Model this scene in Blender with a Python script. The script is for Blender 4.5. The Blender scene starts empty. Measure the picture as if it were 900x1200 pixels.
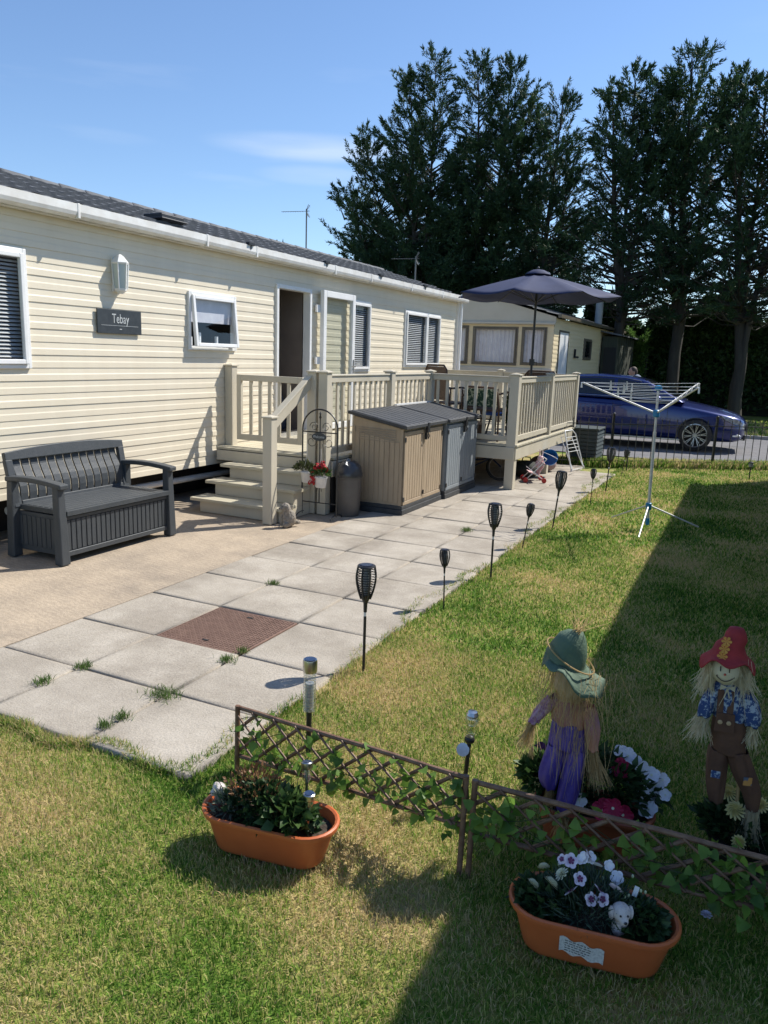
import bpy, math, random
import numpy as np
from mathutils import Vector, Matrix, Euler
R = math.radians
rng = np.random.default_rng(7)
random.seed(11)
scene = bpy.context.scene
col = scene.collection

# ------------------------------------------------------------------ camera
EYE = 1.7
cam = bpy.data.cameras.new('camera'); camo = bpy.data.objects.new('camera', cam); col.objects.link(camo)
cam.sensor_fit = 'VERTICAL'; cam.sensor_height = 24.0; cam.lens = 24.0*901/1200
cam.clip_start = 0.05; cam.clip_end = 2000
yaw, pitch, roll = R(25.55), R(11.51), R(1.93)
fw = Vector((-math.sin(yaw)*math.cos(pitch), math.cos(yaw)*math.cos(pitch), -math.sin(pitch)))
rt = Vector((math.cos(yaw), math.sin(yaw), 0)); up = rt.cross(fw)
r2 = rt*math.cos(roll) + up*math.sin(roll); u2 = up*math.cos(roll) - rt*math.sin(roll)
m = Matrix.Identity(4)
for i in range(3):
    m[i][0] = r2[i]; m[i][1] = u2[i]; m[i][2] = -fw[i]
m[2][3] = EYE
camo.matrix_world = m
scene.camera = camo

# ------------------------------------------------------------------ light
SUN_AZ, SUN_EL = R(35.5), R(48.5)      # azimuth from +Y towards +X
world = bpy.data.worlds.new('World'); scene.world = world; world.use_nodes = True
nt = world.node_tree; nt.nodes.clear()
wo = nt.nodes.new('ShaderNodeOutputWorld'); bg = nt.nodes.new('ShaderNodeBackground'); bg.inputs[1].default_value = 0.103
sky = nt.nodes.new('ShaderNodeTexSky'); sky.sky_type = 'NISHITA'; sky.sun_disc = False
sky.sun_elevation = SUN_EL; sky.sun_rotation = SUN_AZ; sky.altitude = 0; sky.air_density = 1.0; sky.dust_density = 0.15; sky.ozone_density = 3.0
# thin wisps of cloud low over the roofs, by direction
geo = nt.nodes.new('ShaderNodeTexCoord'); mp = nt.nodes.new('ShaderNodeMapping'); mp.inputs['Scale'].default_value = (2.2, 2.2, 17)
mp.inputs['Location'].default_value = (0.3, 0.2, 1.6)
no = nt.nodes.new('ShaderNodeTexNoise'); no.inputs['Scale'].default_value = 1.25; no.inputs['Detail'].default_value = 5; no.inputs['Roughness'].default_value = .5
cr = nt.nodes.new('ShaderNodeValToRGB'); cr.color_ramp.elements[0].position = .60; cr.color_ramp.elements[1].position = .86
sp = nt.nodes.new('ShaderNodeSeparateXYZ'); band = nt.nodes.new('ShaderNodeMapRange'); band.interpolation_type = 'SMOOTHSTEP'
band.inputs[1].default_value = .42; band.inputs[2].default_value = .22
mul = nt.nodes.new('ShaderNodeMath'); mul.operation = 'MULTIPLY'; mul2 = nt.nodes.new('ShaderNodeMath'); mul2.operation = 'MULTIPLY'; mul2.inputs[1].default_value = .25
mx = nt.nodes.new('ShaderNodeMixRGB'); mx.inputs[2].default_value = (5.6, 6.2, 7.2, 1)
L = nt.links.new
L(geo.outputs['Generated'], mp.inputs[0]); L(mp.outputs[0], no.inputs[0]); L(no.outputs[0], cr.inputs[0])
L(geo.outputs['Generated'], sp.inputs[0]); L(sp.outputs[2], band.inputs[0]); L(cr.outputs[0], mul.inputs[0]); L(band.outputs[0], mul.inputs[1])
# one soft streak of cloud low beside the trees
def streak(d, sx, sz, amt):
    m2 = nt.nodes.new('ShaderNodeMapping'); m2.vector_type = 'POINT'; a = math.atan2(-d[0], d[1]); m2.inputs['Rotation'].default_value = (0, 0, -a); L(geo.outputs['Generated'], m2.inputs[0])
    s2 = nt.nodes.new('ShaderNodeSeparateXYZ'); L(m2.outputs[0], s2.inputs[0]); out = []
    for o_, c_, w_ in ((0, 0, sx), (2, d[2], sz)):
        u = nt.nodes.new('ShaderNodeMath'); u.operation = 'SUBTRACT'; u.inputs[1].default_value = c_; L(s2.outputs[o_], u.inputs[0]); v = nt.nodes.new('ShaderNodeMath'); v.operation = 'DIVIDE'; v.inputs[1].default_value = w_; L(u.outputs[0], v.inputs[0])
        q = nt.nodes.new('ShaderNodeMath'); q.operation = 'POWER'; q.inputs[1].default_value = 2; ab = nt.nodes.new('ShaderNodeMath'); ab.operation = 'ABSOLUTE'; L(v.outputs[0], ab.inputs[0]); L(ab.outputs[0], q.inputs[0]); out.append(q)
    y_ = nt.nodes.new('ShaderNodeMath'); y_.operation = 'GREATER_THAN'; y_.inputs[1].default_value = 0; L(s2.outputs[1], y_.inputs[0])
    s3 = nt.nodes.new('ShaderNodeMath'); s3.operation = 'ADD'; L(out[0].outputs[0], s3.inputs[0]); L(out[1].outputs[0], s3.inputs[1])
    e = nt.nodes.new('ShaderNodeMapRange'); e.interpolation_type = 'SMOOTHSTEP'; e.inputs[1].default_value = 2.6; e.inputs[2].default_value = 0; L(s3.outputs[0], e.inputs[0])
    f = nt.nodes.new('ShaderNodeMath'); f.operation = 'MULTIPLY'; L(e.outputs[0], f.inputs[0]); L(y_.outputs[0], f.inputs[1])
    n2 = nt.nodes.new('ShaderNodeMapRange'); n2.inputs[1].default_value = .35; n2.inputs[2].default_value = .62; L(no.outputs[0], n2.inputs[0]); g = nt.nodes.new('ShaderNodeMath'); g.operation = 'MULTIPLY'; L(f.outputs[0], g.inputs[0]); L(n2.outputs[0], g.inputs[1])
    h = nt.nodes.new('ShaderNodeMath'); h.operation = 'MULTIPLY'; h.inputs[1].default_value = amt; L(g.outputs[0], h.inputs[0]); return h
L(mul.outputs[0], mul2.inputs[0]); acc = mul2
for dd_, sx_, sz_, am_ in (((-.506,.829,.236), .085, .011, .42), ((-.505,.838,.206), .05, .008, .22), ((-.70,.678,.228), .05, .006, .16)):
    k_ = streak(dd_, sx_, sz_, am_); ad_ = nt.nodes.new('ShaderNodeMath'); ad_.operation = 'ADD'; ad_.use_clamp = True; L(acc.outputs[0], ad_.inputs[0]); L(k_.outputs[0], ad_.inputs[1]); acc = ad_
tint = nt.nodes.new('ShaderNodeMixRGB'); tint.blend_type = 'MULTIPLY'; tint.inputs[0].default_value = 1; tint.inputs[2].default_value = (.89,.96,1.05,1); L(sky.outputs[0], tint.inputs[1])
L(acc.outputs[0], mx.inputs[0]); L(tint.outputs[0], mx.inputs[1]); L(mx.outputs[0], bg.inputs[0]); L(bg.outputs[0], wo.inputs[0])
sl = bpy.data.lights.new('sun', 'SUN'); sl.energy = 4.2; sl.angle = R(0.53); sl.color = (1, .955, .87)
so = bpy.data.objects.new('sun', sl); col.objects.link(so)
sd = Vector((math.sin(SUN_AZ)*math.cos(SUN_EL), math.cos(SUN_AZ)*math.cos(SUN_EL), math.sin(SUN_EL)))
so.rotation_euler = sd.to_track_quat('Z', 'Y').to_euler(); so.location = (5, 5, 12)
scene.view_settings.view_transform = 'Standard'; scene.view_settings.look = 'None'
scene.view_settings.exposure = 0.66; scene.view_settings.gamma = 1

# ------------------------------------------------------------------ materials
MATS = {}
def pm(name, c1, c2=None, scale=8, rough=.6, bump=0, bscale=60, metal=0, spec=.5, detail=6, lo=.35, hi=.65, aniso=None, coat=0, sss=0):
    """principled material with a two-colour noise and noise bump, in object space"""
    if name in MATS: return MATS[name]
    ma = bpy.data.materials.new(name); ma.use_nodes = True; n = ma.node_tree.nodes; l = ma.node_tree.links.new
    b = n['Principled BSDF']; b.inputs['Roughness'].default_value = rough; b.inputs['Metallic'].default_value = metal
    b.inputs['Specular IOR Level'].default_value = spec; b.inputs['Coat Weight'].default_value = coat
    tc = n.new('ShaderNodeTexCoord'); mp = n.new('ShaderNodeMapping'); l(tc.outputs['Object'], mp.inputs[0])
    if aniso: mp.inputs['Scale'].default_value = aniso
    if c2 is None: c2 = tuple(x*.86 for x in c1)
    no = n.new('ShaderNodeTexNoise'); no.inputs['Scale'].default_value = scale; no.inputs['Detail'].default_value = detail; no.inputs['Roughness'].default_value = .6
    l(mp.outputs[0], no.inputs[0])
    cr = n.new('ShaderNodeValToRGB'); e = cr.color_ramp.elements; e[0].position = lo; e[1].position = hi
    e[0].color = (*c1, 1); e[1].color = (*c2, 1); l(no.outputs[0], cr.inputs[0]); l(cr.outputs[0], b.inputs['Base Color'])
    if bump:
        n2 = n.new('ShaderNodeTexNoise'); n2.inputs['Scale'].default_value = bscale; n2.inputs['Detail'].default_value = 4; l(mp.outputs[0], n2.inputs[0])
        bu = n.new('ShaderNodeBump'); bu.inputs['Strength'].default_value = bump; bu.inputs['Distance'].default_value = .01
        l(n2.outputs[0], bu.inputs['Height']); l(bu.outputs[0], b.inputs['Normal'])
    MATS[name] = ma; return ma
def glass(name, tint=(.9, .95, .95), refl=1.0):
    if name in MATS: return MATS[name]
    ma = bpy.data.materials.new(name); ma.use_nodes = True; n = ma.node_tree.nodes; l = ma.node_tree.links.new
    n.remove(n['Principled BSDF']); o = n['Material Output']
    t = n.new('ShaderNodeBsdfTransparent'); t.inputs[0].default_value = (*tint, 1); g = n.new('ShaderNodeBsdfGlossy'); g.inputs['Roughness'].default_value = .02
    f = n.new('ShaderNodeLayerWeight'); f.inputs[0].default_value = .5; pw = n.new('ShaderNodeMath'); pw.operation = 'POWER'; pw.inputs[1].default_value = 4.5; l(f.outputs['Facing'], pw.inputs[0]); mu = n.new('ShaderNodeMath'); mu.operation = 'MULTIPLY_ADD'; mu.inputs[1].default_value = .85; mu.inputs[2].default_value = .055*refl
    x = n.new('ShaderNodeMixShader'); l(pw.outputs[0], mu.inputs[0]); l(mu.outputs[0], x.inputs[0]); l(t.outputs[0], x.inputs[1]); l(g.outputs[0], x.inputs[2]); l(x.outputs[0], o.inputs[0])
    MATS[name] = ma; return ma
def leafmat(name, c1, c2, scale=2.0, trans=.35, rough=.5, c3=None):
    """two-sided leaf: diffuse/gloss with some light let through; colour varies with position and with each leaf (rnd attribute)"""
    if name in MATS: return MATS[name]
    ma = bpy.data.materials.new(name); ma.use_nodes = True; n = ma.node_tree.nodes; l = ma.node_tree.links.new
    b = n['Principled BSDF']; o = n['Material Output']; b.inputs['Roughness'].default_value = rough; b.inputs['Specular IOR Level'].default_value = .35
    tc = n.new('ShaderNodeTexCoord'); no = n.new('ShaderNodeTexNoise'); no.inputs['Scale'].default_value = scale; no.inputs['Detail'].default_value = 3; l(tc.outputs['Object'], no.inputs[0])
    at = n.new('ShaderNodeAttribute'); at.attribute_name = 'rnd'
    ad = n.new('ShaderNodeMath'); ad.operation = 'MULTIPLY_ADD'; ad.inputs[1].default_value = .55; l(at.outputs['Fac'], ad.inputs[0])
    sc = n.new('ShaderNodeMath'); sc.operation = 'MULTIPLY_ADD'; sc.inputs[1].default_value = 1.4; sc.inputs[2].default_value = -.48; l(no.outputs[0], sc.inputs[0]); l(sc.outputs[0], ad.inputs[2])
    cr = n.new('ShaderNodeValToRGB'); e = cr.color_ramp.elements; e[0].position = 0; e[0].color = (*c1, 1); e[1].position = .75; e[1].color = (*c2, 1)
    if c3: q = cr.color_ramp.elements.new(1.0); q.color = (*c3, 1)
    l(ad.outputs[0], cr.inputs[0]); l(cr.outputs[0], b.inputs['Base Color'])
    tr = n.new('ShaderNodeBsdfTranslucent'); l(cr.outputs[0], tr.inputs[0]); x = n.new('ShaderNodeMixShader'); x.inputs[0].default_value = trans
    l(b.outputs[0], x.inputs[1]); l(tr.outputs[0], x.inputs[2]); l(x.outputs[0], o.inputs[0])
    MATS[name] = ma; return ma

# ------------------------------------------------------------------ mesh helpers
def _np(v): return np.array(v, float)
class MB:
    def __init__(s): s.v = []; s.f = []; s.n = 0; s.mi = []; s.cur = 0
    def add(s, V, F):
        V = [tuple(map(float, p)) for p in V]; s.v += V; k = s.n
        s.f += [tuple(i+k for i in f) for f in F]; s.mi += [s.cur]*len(F); s.n += len(V); return s
    def hexa(s, P):
        return s.add(P, [(0,3,2,1),(4,5,6,7),(0,1,5,4),(1,2,6,5),(2,3,7,6),(3,0,4,7)])
    def box(s, x0, x1, y0, y1, z0, z1):
        return s.hexa([(x0,y0,z0),(x1,y0,z0),(x1,y1,z0),(x0,y1,z0),(x0,y0,z1),(x1,y0,z1),(x1,y1,z1),(x0,y1,z1)])
    def obox(s, c, size, M=None):
        h = [q/2 for q in size]; P = []
        for z in (-1, 1):
            for x, y in ((-1,-1),(1,-1),(1,1),(-1,1)):
                p = Vector((x*h[0], y*h[1], z*h[2])); p = (M @ p) if M is not None else p
                P.append((p[0]+c[0], p[1]+c[1], p[2]+c[2]))
        return s.hexa(P)
    def bar(s, a, b, w, h, upv=(0,0,1)):
        a = Vector(a); b = Vector(b); d = (b-a); ln = d.length; d.normalize(); U = Vector(upv)
        if abs(d.dot(U)) > .99: U = Vector((0,1,0))
        sx = d.cross(U).normalized(); uz = sx.cross(d)
        P = []
        for q in (a, b):
            for i, j in ((-1,-1),(1,-1),(1,1),(-1,1)): P.append(tuple(q + sx*i*w/2 + uz*j*h/2))
        return s.hexa([P[0],P[1],P[2],P[3],P[4],P[5],P[6],P[7]])
    def tube(s, pts, r, n=8, caps=True, closed=False):
        pts = [Vector(p) for p in pts]; k = len(pts); rr = r if hasattr(r, '__len__') else [r]*k
        V = []; F = []; prev = None
        for i, p in enumerate(pts):
            if closed: d = pts[(i+1) % k] - pts[i-1]
            else: d = pts[min(i+1, k-1)] - pts[max(i-1, 0)]
            d.normalize()
            if prev is None:
                U = Vector((0,0,1)) if abs(d.z) < .9 else Vector((1,0,0)); X = d.cross(U).normalized()
            else:
                X = (prev - d*prev.dot(d)).normalized()
            prev = X; Y = d.cross(X)
            for j in range(n):
                a = 2*math.pi*j/n; V.append(tuple(p + (X*math.cos(a) + Y*math.sin(a))*rr[i]))
        for i in range(k if closed else k-1):
            i2 = (i+1) % k
            for j in range(n): F.append((i*n+j, i*n+(j+1) % n, i2*n+(j+1) % n, i2*n+j))
        if caps and not closed: F.append(tuple(range(n))[::-1]); F.append(tuple((k-1)*n+j for j in range(n)))
        return s.add(V, F)
    def lathe(s, prof, c=(0,0,0), n=24, caps=True, sx=1, sy=1, M=None):
        V = []; F = []; k = len(prof)
        for (r, z) in prof:
            for j in range(n):
                a = 2*math.pi*j/n; p = Vector((r*math.cos(a)*sx, r*math.sin(a)*sy, z)); p = M @ p if M is not None else p
                V.append((p[0]+c[0], p[1]+c[1], p[2]+c[2]))
        for i in range(k-1):
            for j in range(n): F.append((i*n+j, i*n+(j+1) % n, (i+1)*n+(j+1) % n, (i+1)*n+j))
        if caps:
            F.append(tuple(range(n))[::-1]); F.append(tuple((k-1)*n+j for j in range(n)))
        return s.add(V, F)
    def ball(s, c, r, n=16, m_=10, M=None):
        if not hasattr(r, '__len__'): r = (r, r, r)
        V = []; F = []
        for i in range(m_+1):
            t = math.pi*i/m_
            for j in range(n):
                a = 2*math.pi*j/n; p = Vector((r[0]*math.sin(t)*math.cos(a), r[1]*math.sin(t)*math.sin(a), -r[2]*math.cos(t))); p = M @ p if M is not None else p
                V.append((p[0]+c[0], p[1]+c[1], p[2]+c[2]))
        for i in range(m_):
            for j in range(n): F.append((i*n+j, i*n+(j+1) % n, (i+1)*n+(j+1) % n, (i+1)*n+j))
        return s.add(V, F)
    def ext(s, poly, axis, a0, a1):
        """polygon of (u,v) extruded along axis: x -> (a,u,v), y -> (u,a,v), z -> (u,v,a)"""
        f = {'x': lambda u, v, a: (a, u, v), 'y': lambda u, v, a: (u, a, v), 'z': lambda u, v, a: (u, v, a)}[axis]
        k = len(poly); V = [f(u, v, a0) for u, v in poly] + [f(u, v, a1) for u, v in poly]
        F = [(i, (i+1) % k, k+(i+1) % k, k+i) for i in range(k)] + [tuple(range(k))[::-1], tuple(range(k, 2*k))]
        return s.add(V, F)
    def xf(s, M, start=0):
        for i in range(start, s.n): s.v[i] = tuple(M @ Vector(s.v[i]))
        return s
    def build(s, name, mat, parent=None, smooth=0, bevel=0, bseg=2, wc=False, fixn=True, sub=0):
        me = bpy.data.meshes.new(name); me.from_pydata(s.v, [], s.f)
        mats = mat if isinstance(mat, (list, tuple)) else [mat]
        for q in mats: me.materials.append(q)
        if len(mats) > 1: me.polygons.foreach_set('material_index', s.mi)
        if fixn:
            import bmesh
            bm = bmesh.new(); bm.from_mesh(me); bmesh.ops.recalc_face_normals(bm, faces=bm.faces); bm.to_mesh(me); bm.free()
        if smooth:
            me.shade_smooth()
            me.set_sharp_from_angle(angle=R(smooth))
        o = bpy.data.objects.new(name, me); col.objects.link(o)
        if parent is not None:
            o.parent = parent
            if wc: me.transform(wmat(parent).inverted())
        if bevel:
            b = o.modifiers.new('bevel', 'BEVEL'); b.width = bevel; b.segments = bseg; b.limit_method = 'ANGLE'; b.angle_limit = R(40); b.harden_normals = False
        if sub:
            q = o.modifiers.new('sub', 'SUBSURF'); q.levels = sub; q.render_levels = sub
        return o
def wmat(o):
    M = Matrix.LocRotScale(o.location, o.rotation_euler, o.scale)
    return wmat(o.parent) @ M if o.parent else M
def npmesh(name, V, F, mat, parent=None, rnd=None, wc=False, smooth=False):
    """fast mesh from numpy arrays; F is (n,3) or (n,4)"""
    me = bpy.data.meshes.new(name); V = np.asarray(V, np.float32); F = np.asarray(F, np.int32); k = F.shape[1]
    me.vertices.add(len(V)); me.vertices.foreach_set('co', V.ravel()); me.loops.add(F.size); me.loops.foreach_set('vertex_index', F.ravel())
    me.polygons.add(len(F)); me.polygons.foreach_set('loop_start', np.arange(0, F.size, k, dtype=np.int32)); me.update(calc_edges=True)
    if rnd is not None:
        a = me.attributes.new('rnd', 'FLOAT', 'POINT'); a.data.foreach_set('value', np.asarray(rnd, np.float32))
    me.materials.append(mat)
    if smooth: me.shade_smooth()
    o = bpy.data.objects.new(name, me); col.objects.link(o)
    if parent is not None:
        o.parent = parent
        if wc: me.transform(wmat(parent).inverted())
    return o
def thing(name, label, cat, loc=(0,0,0), rz=0, group=None, rot=None):
    o = bpy.data.objects.new(name, None); o.empty_display_size = .1; col.objects.link(o); o.location = loc
    o.rotation_euler = rot if rot is not None else (0, 0, rz)
    o['label'] = label; o['category'] = cat
    if group: o['group'] = group
    return o
def tag(o, label, cat, group=None, kind=None):
    o['label'] = label; o['category'] = cat
    if group: o['group'] = group
    if kind: o['kind'] = kind
    return o
def struct(o, label=None):
    o['kind'] = 'structure'
    if label: o['label'] = label
    return o
def copy_tree(o, parent=None):
    c = o.copy(); col.objects.link(c)
    if parent is not None: c.parent = parent
    for ch in list(o.children): copy_tree(ch, c)
    return c
def V3(*a): return Vector(a)
def voxel(o, size, disp=0, dscale=.05):
    r = o.modifiers.new('join', 'REMESH'); r.mode = 'VOXEL'; r.voxel_size = size; r.use_smooth_shade = True
    s_ = o.modifiers.new('soft', 'SMOOTH'); s_.iterations = 3; s_.factor = .5
    return o

M = {}
M['siding'] = pm('cream_cladding', (.76,.685,.54), (.70,.62,.48), 2.2, .42, .03, 30, aniso=(1,2.2,.35), lo=.3, hi=.8)
M['deck'] = pm('deck_plastic', (.57,.515,.405), (.50,.45,.35), 3, .45, .05, 40, aniso=(1,1,.4))
M['white'] = pm('white_upvc', (.80,.80,.79), (.74,.74,.73), 6, .3)
M['gutter'] = pm('gutter_white', (.78,.77,.74), (.66,.63,.58), 5, .35)
M['rooftile'] = pm('roof_tile_grey', (.075,.082,.095), (.13,.135,.145), 14, .75, .25, 120)
M['rubber'] = pm('rubber_black', (.015,.015,.016), (.025,.025,.026), 20, .7)
M['blackmetal'] = pm('black_metal', (.012,.012,.013), (.022,.02,.02), 30, .42, metal=0, spec=.6)
M['blackplastic'] = pm('black_plastic', (.012,.012,.014), (.02,.02,.022), 30, .45)
M['bench'] = pm('bench_charcoal', (.040,.047,.053), (.052,.058,.064), 20, .55, .25, 140, aniso=(1,1,.3))
M['dark'] = pm('underfloor_dark', (.02,.02,.022), (.035,.032,.03), 4, .9)
M['inner'] = pm('inner_wall_brown', (.17,.14,.12), (.14,.115,.10), 3, .7)
M['blind'] = pm('blind_grey', (.42,.43,.44), (.36,.37,.38), 5, .5)
M['curtain'] = pm('curtain_white', (.62,.62,.66), (.5,.5,.56), 5, .8)
M['glass'] = glass('window_glass', (.96,.975,.98))
M['doorglass'] = glass('door_glass', (.90,.935,.915), 1.6)
M['sign'] = pm('slate_sign', (.025,.032,.038), (.04,.048,.055), 20, .5)
M['signtext'] = pm('sign_lettering', (.55,.57,.57), (.42,.44,.44), 80, .5)
M['terracotta'] = pm('terracotta_plastic', (.53,.135,.042), (.46,.11,.034), 6, .38, .04, 60)
M['soil'] = pm('soil', (.035,.024,.017), (.07,.05,.035), 30, .95, .8, 80)
M['steel'] = pm('brushed_steel', (.55,.55,.55), (.42,.42,.42), 30, .28, metal=1)
M['shedbeige'] = pm('shed_beige', (.40,.31,.21), (.34,.26,.175), 12, .55, .2, 90, aniso=(1,1,.25))
M['shedgrey'] = pm('shed_grey', (.24,.265,.285), (.20,.225,.245), 12, .55, .2, 90, aniso=(1,1,.25))
M['shedlid'] = pm('shed_lid', (.032,.034,.037), (.05,.052,.055), 9, .6, .2, 70)
M['bin'] = pm('bin_taupe', (.115,.105,.095), (.095,.085,.078), 5, .42)
M['potwhite'] = pm('pot_white', (.72,.70,.68), (.6,.58,.56), 9, .45)
M['wood_dark'] = pm('stained_wood', (.12,.058,.034), (.22,.13,.08), 25, .6, .3, 120)
M['straw'] = leafmat('straw', (.46,.33,.16), (.68,.52,.28), 60, .5, .7)
M['strawpale'] = leafmat('pale_raffia', (.60,.53,.36), (.78,.72,.54), 60, .45, .7)
M['crystal'] = glass('clear_plastic', (.90,.92,.92), 3.2)

# ------------------------------------------------------------------ ground
def concrete(name, c1, c2, sc, bump, bs, stain=(.12,.10,.08), ribs=0, rough=.85, stainlo=.62):
    ma = bpy.data.materials.new(name); ma.use_nodes = True; n = ma.node_tree.nodes; l = ma.node_tree.links.new
    b = n['Principled BSDF']; b.inputs['Roughness'].default_value = rough; b.inputs['Specular IOR Level'].default_value = .25
    tc = n.new('ShaderNodeTexCoord')
    no = n.new('ShaderNodeTexNoise'); no.inputs['Scale'].default_value = sc; no.inputs['Detail'].default_value = 9; no.inputs['Roughness'].default_value = .68; l(tc.outputs['Object'], no.inputs[0])
    at = n.new('ShaderNodeAttribute'); at.attribute_name = 'rnd'
    ad = n.new('ShaderNodeMath'); ad.operation = 'MULTIPLY_ADD'; ad.inputs[1].default_value = .05; l(at.outputs['Fac'], ad.inputs[0]); l(no.outputs[0], ad.inputs[2])
    cr = n.new('ShaderNodeValToRGB'); e = cr.color_ramp.elements; e[0].position = .35; e[1].position = .95; e[0].color = (*c1, 1); e[1].color = (*c2, 1); l(ad.outputs[0], cr.inputs[0])
    n3 = n.new('ShaderNodeTexNoise'); n3.inputs['Scale'].default_value = 1.7; n3.inputs['Detail'].default_value = 8; n3.inputs['Roughness'].default_value = .65; l(tc.outputs['Object'], n3.inputs[0])
    c3 = n.new('ShaderNodeValToRGB'); c3.color_ramp.elements[0].position = stainlo-.14; c3.color_ramp.elements[1].position = stainlo+.12; c3.color_ramp.elements[1].color = (.75,.75,.75,1); l(n3.outputs[0], c3.inputs[0])
    mx = n.new('ShaderNodeMixRGB'); mx.inputs[2].default_value = (*stain, 1); l(c3.outputs[0], mx.inputs[0]); l(cr.outputs[0], mx.inputs[1])
    n5 = n.new('ShaderNodeTexNoise'); n5.inputs['Scale'].default_value = 130; n5.inputs['Detail'].default_value = 3; l(tc.outputs['Object'], n5.inputs[0])
    ed = n.new('ShaderNodeAttribute'); ed.attribute_name = 'edge'; em = n.new('ShaderNodeMath'); em.operation = 'MULTIPLY'; em.use_clamp = True; l(ed.outputs['Fac'], em.inputs[0]); l(no.outputs[0], em.inputs[1])
    ex = n.new('ShaderNodeMixRGB'); ex.inputs[2].default_value = tuple(q*.55 for q in stain)+(1,); l(em.outputs[0], ex.inputs[0]); l(mx.outputs[0], ex.inputs[1]); mx = ex
    m5 = n.new('ShaderNodeMixRGB'); m5.blend_type = 'MULTIPLY'; m5.inputs[0].default_value = .55; c5 = n.new('ShaderNodeValToRGB'); c5.color_ramp.elements[0].position = .3; c5.color_ramp.elements[0].color = (.5,.5,.5,1); c5.color_ramp.elements[1].position = .6
    l(n5.outputs[0], c5.inputs[0]); l(mx.outputs[0], m5.inputs[1]); l(c5.outputs[0], m5.inputs[2]); l(m5.outputs[0], b.inputs['Base Color'])
    n4 = n.new('ShaderNodeTexNoise'); n4.inputs['Scale'].default_value = bs; n4.inputs['Detail'].default_value = 7; n4.inputs['Roughness'].default_value = .7; l(tc.outputs['Object'], n4.inputs[0])
    h = n4.outputs[0]
    if ribs:
        mpp = n.new('ShaderNodeMapping'); mpp.inputs['Rotation'].default_value = (0, 0, R(9)); l(tc.outputs['Object'], mpp.inputs[0])
        w = n.new('ShaderNodeTexWave'); w.bands_direction = 'Y'; w.inputs['Scale'].default_value = ribs; w.inputs['Distortion'].default_value = 9; w.inputs['Detail'].default_value = 3; w.inputs['Detail Scale'].default_value = 1.6; l(mpp.outputs[0], w.inputs[0])
        a2 = n.new('ShaderNodeMath'); a2.operation = 'MULTIPLY_ADD'; a2.inputs[1].default_value = .12; l(w.outputs['Fac'], a2.inputs[0]); l(n4.outputs[0], a2.inputs[2]); h = a2.outputs[0]
        m6 = n.new('ShaderNodeMixRGB'); m6.blend_type = 'MULTIPLY'; m6.inputs[0].default_value = .12; l(m5.outputs[0], m6.inputs[1]); l(w.outputs['Color'], m6.inputs[2]); l(m6.outputs[0], b.inputs['Base Color'])
    bu = n.new('ShaderNodeBump'); bu.inputs['Strength'].default_value = bump; bu.inputs['Distance'].default_value = .012; l(h, bu.inputs['Height']); l(bu.outputs[0], b.inputs['Normal'])
    return ma
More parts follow.
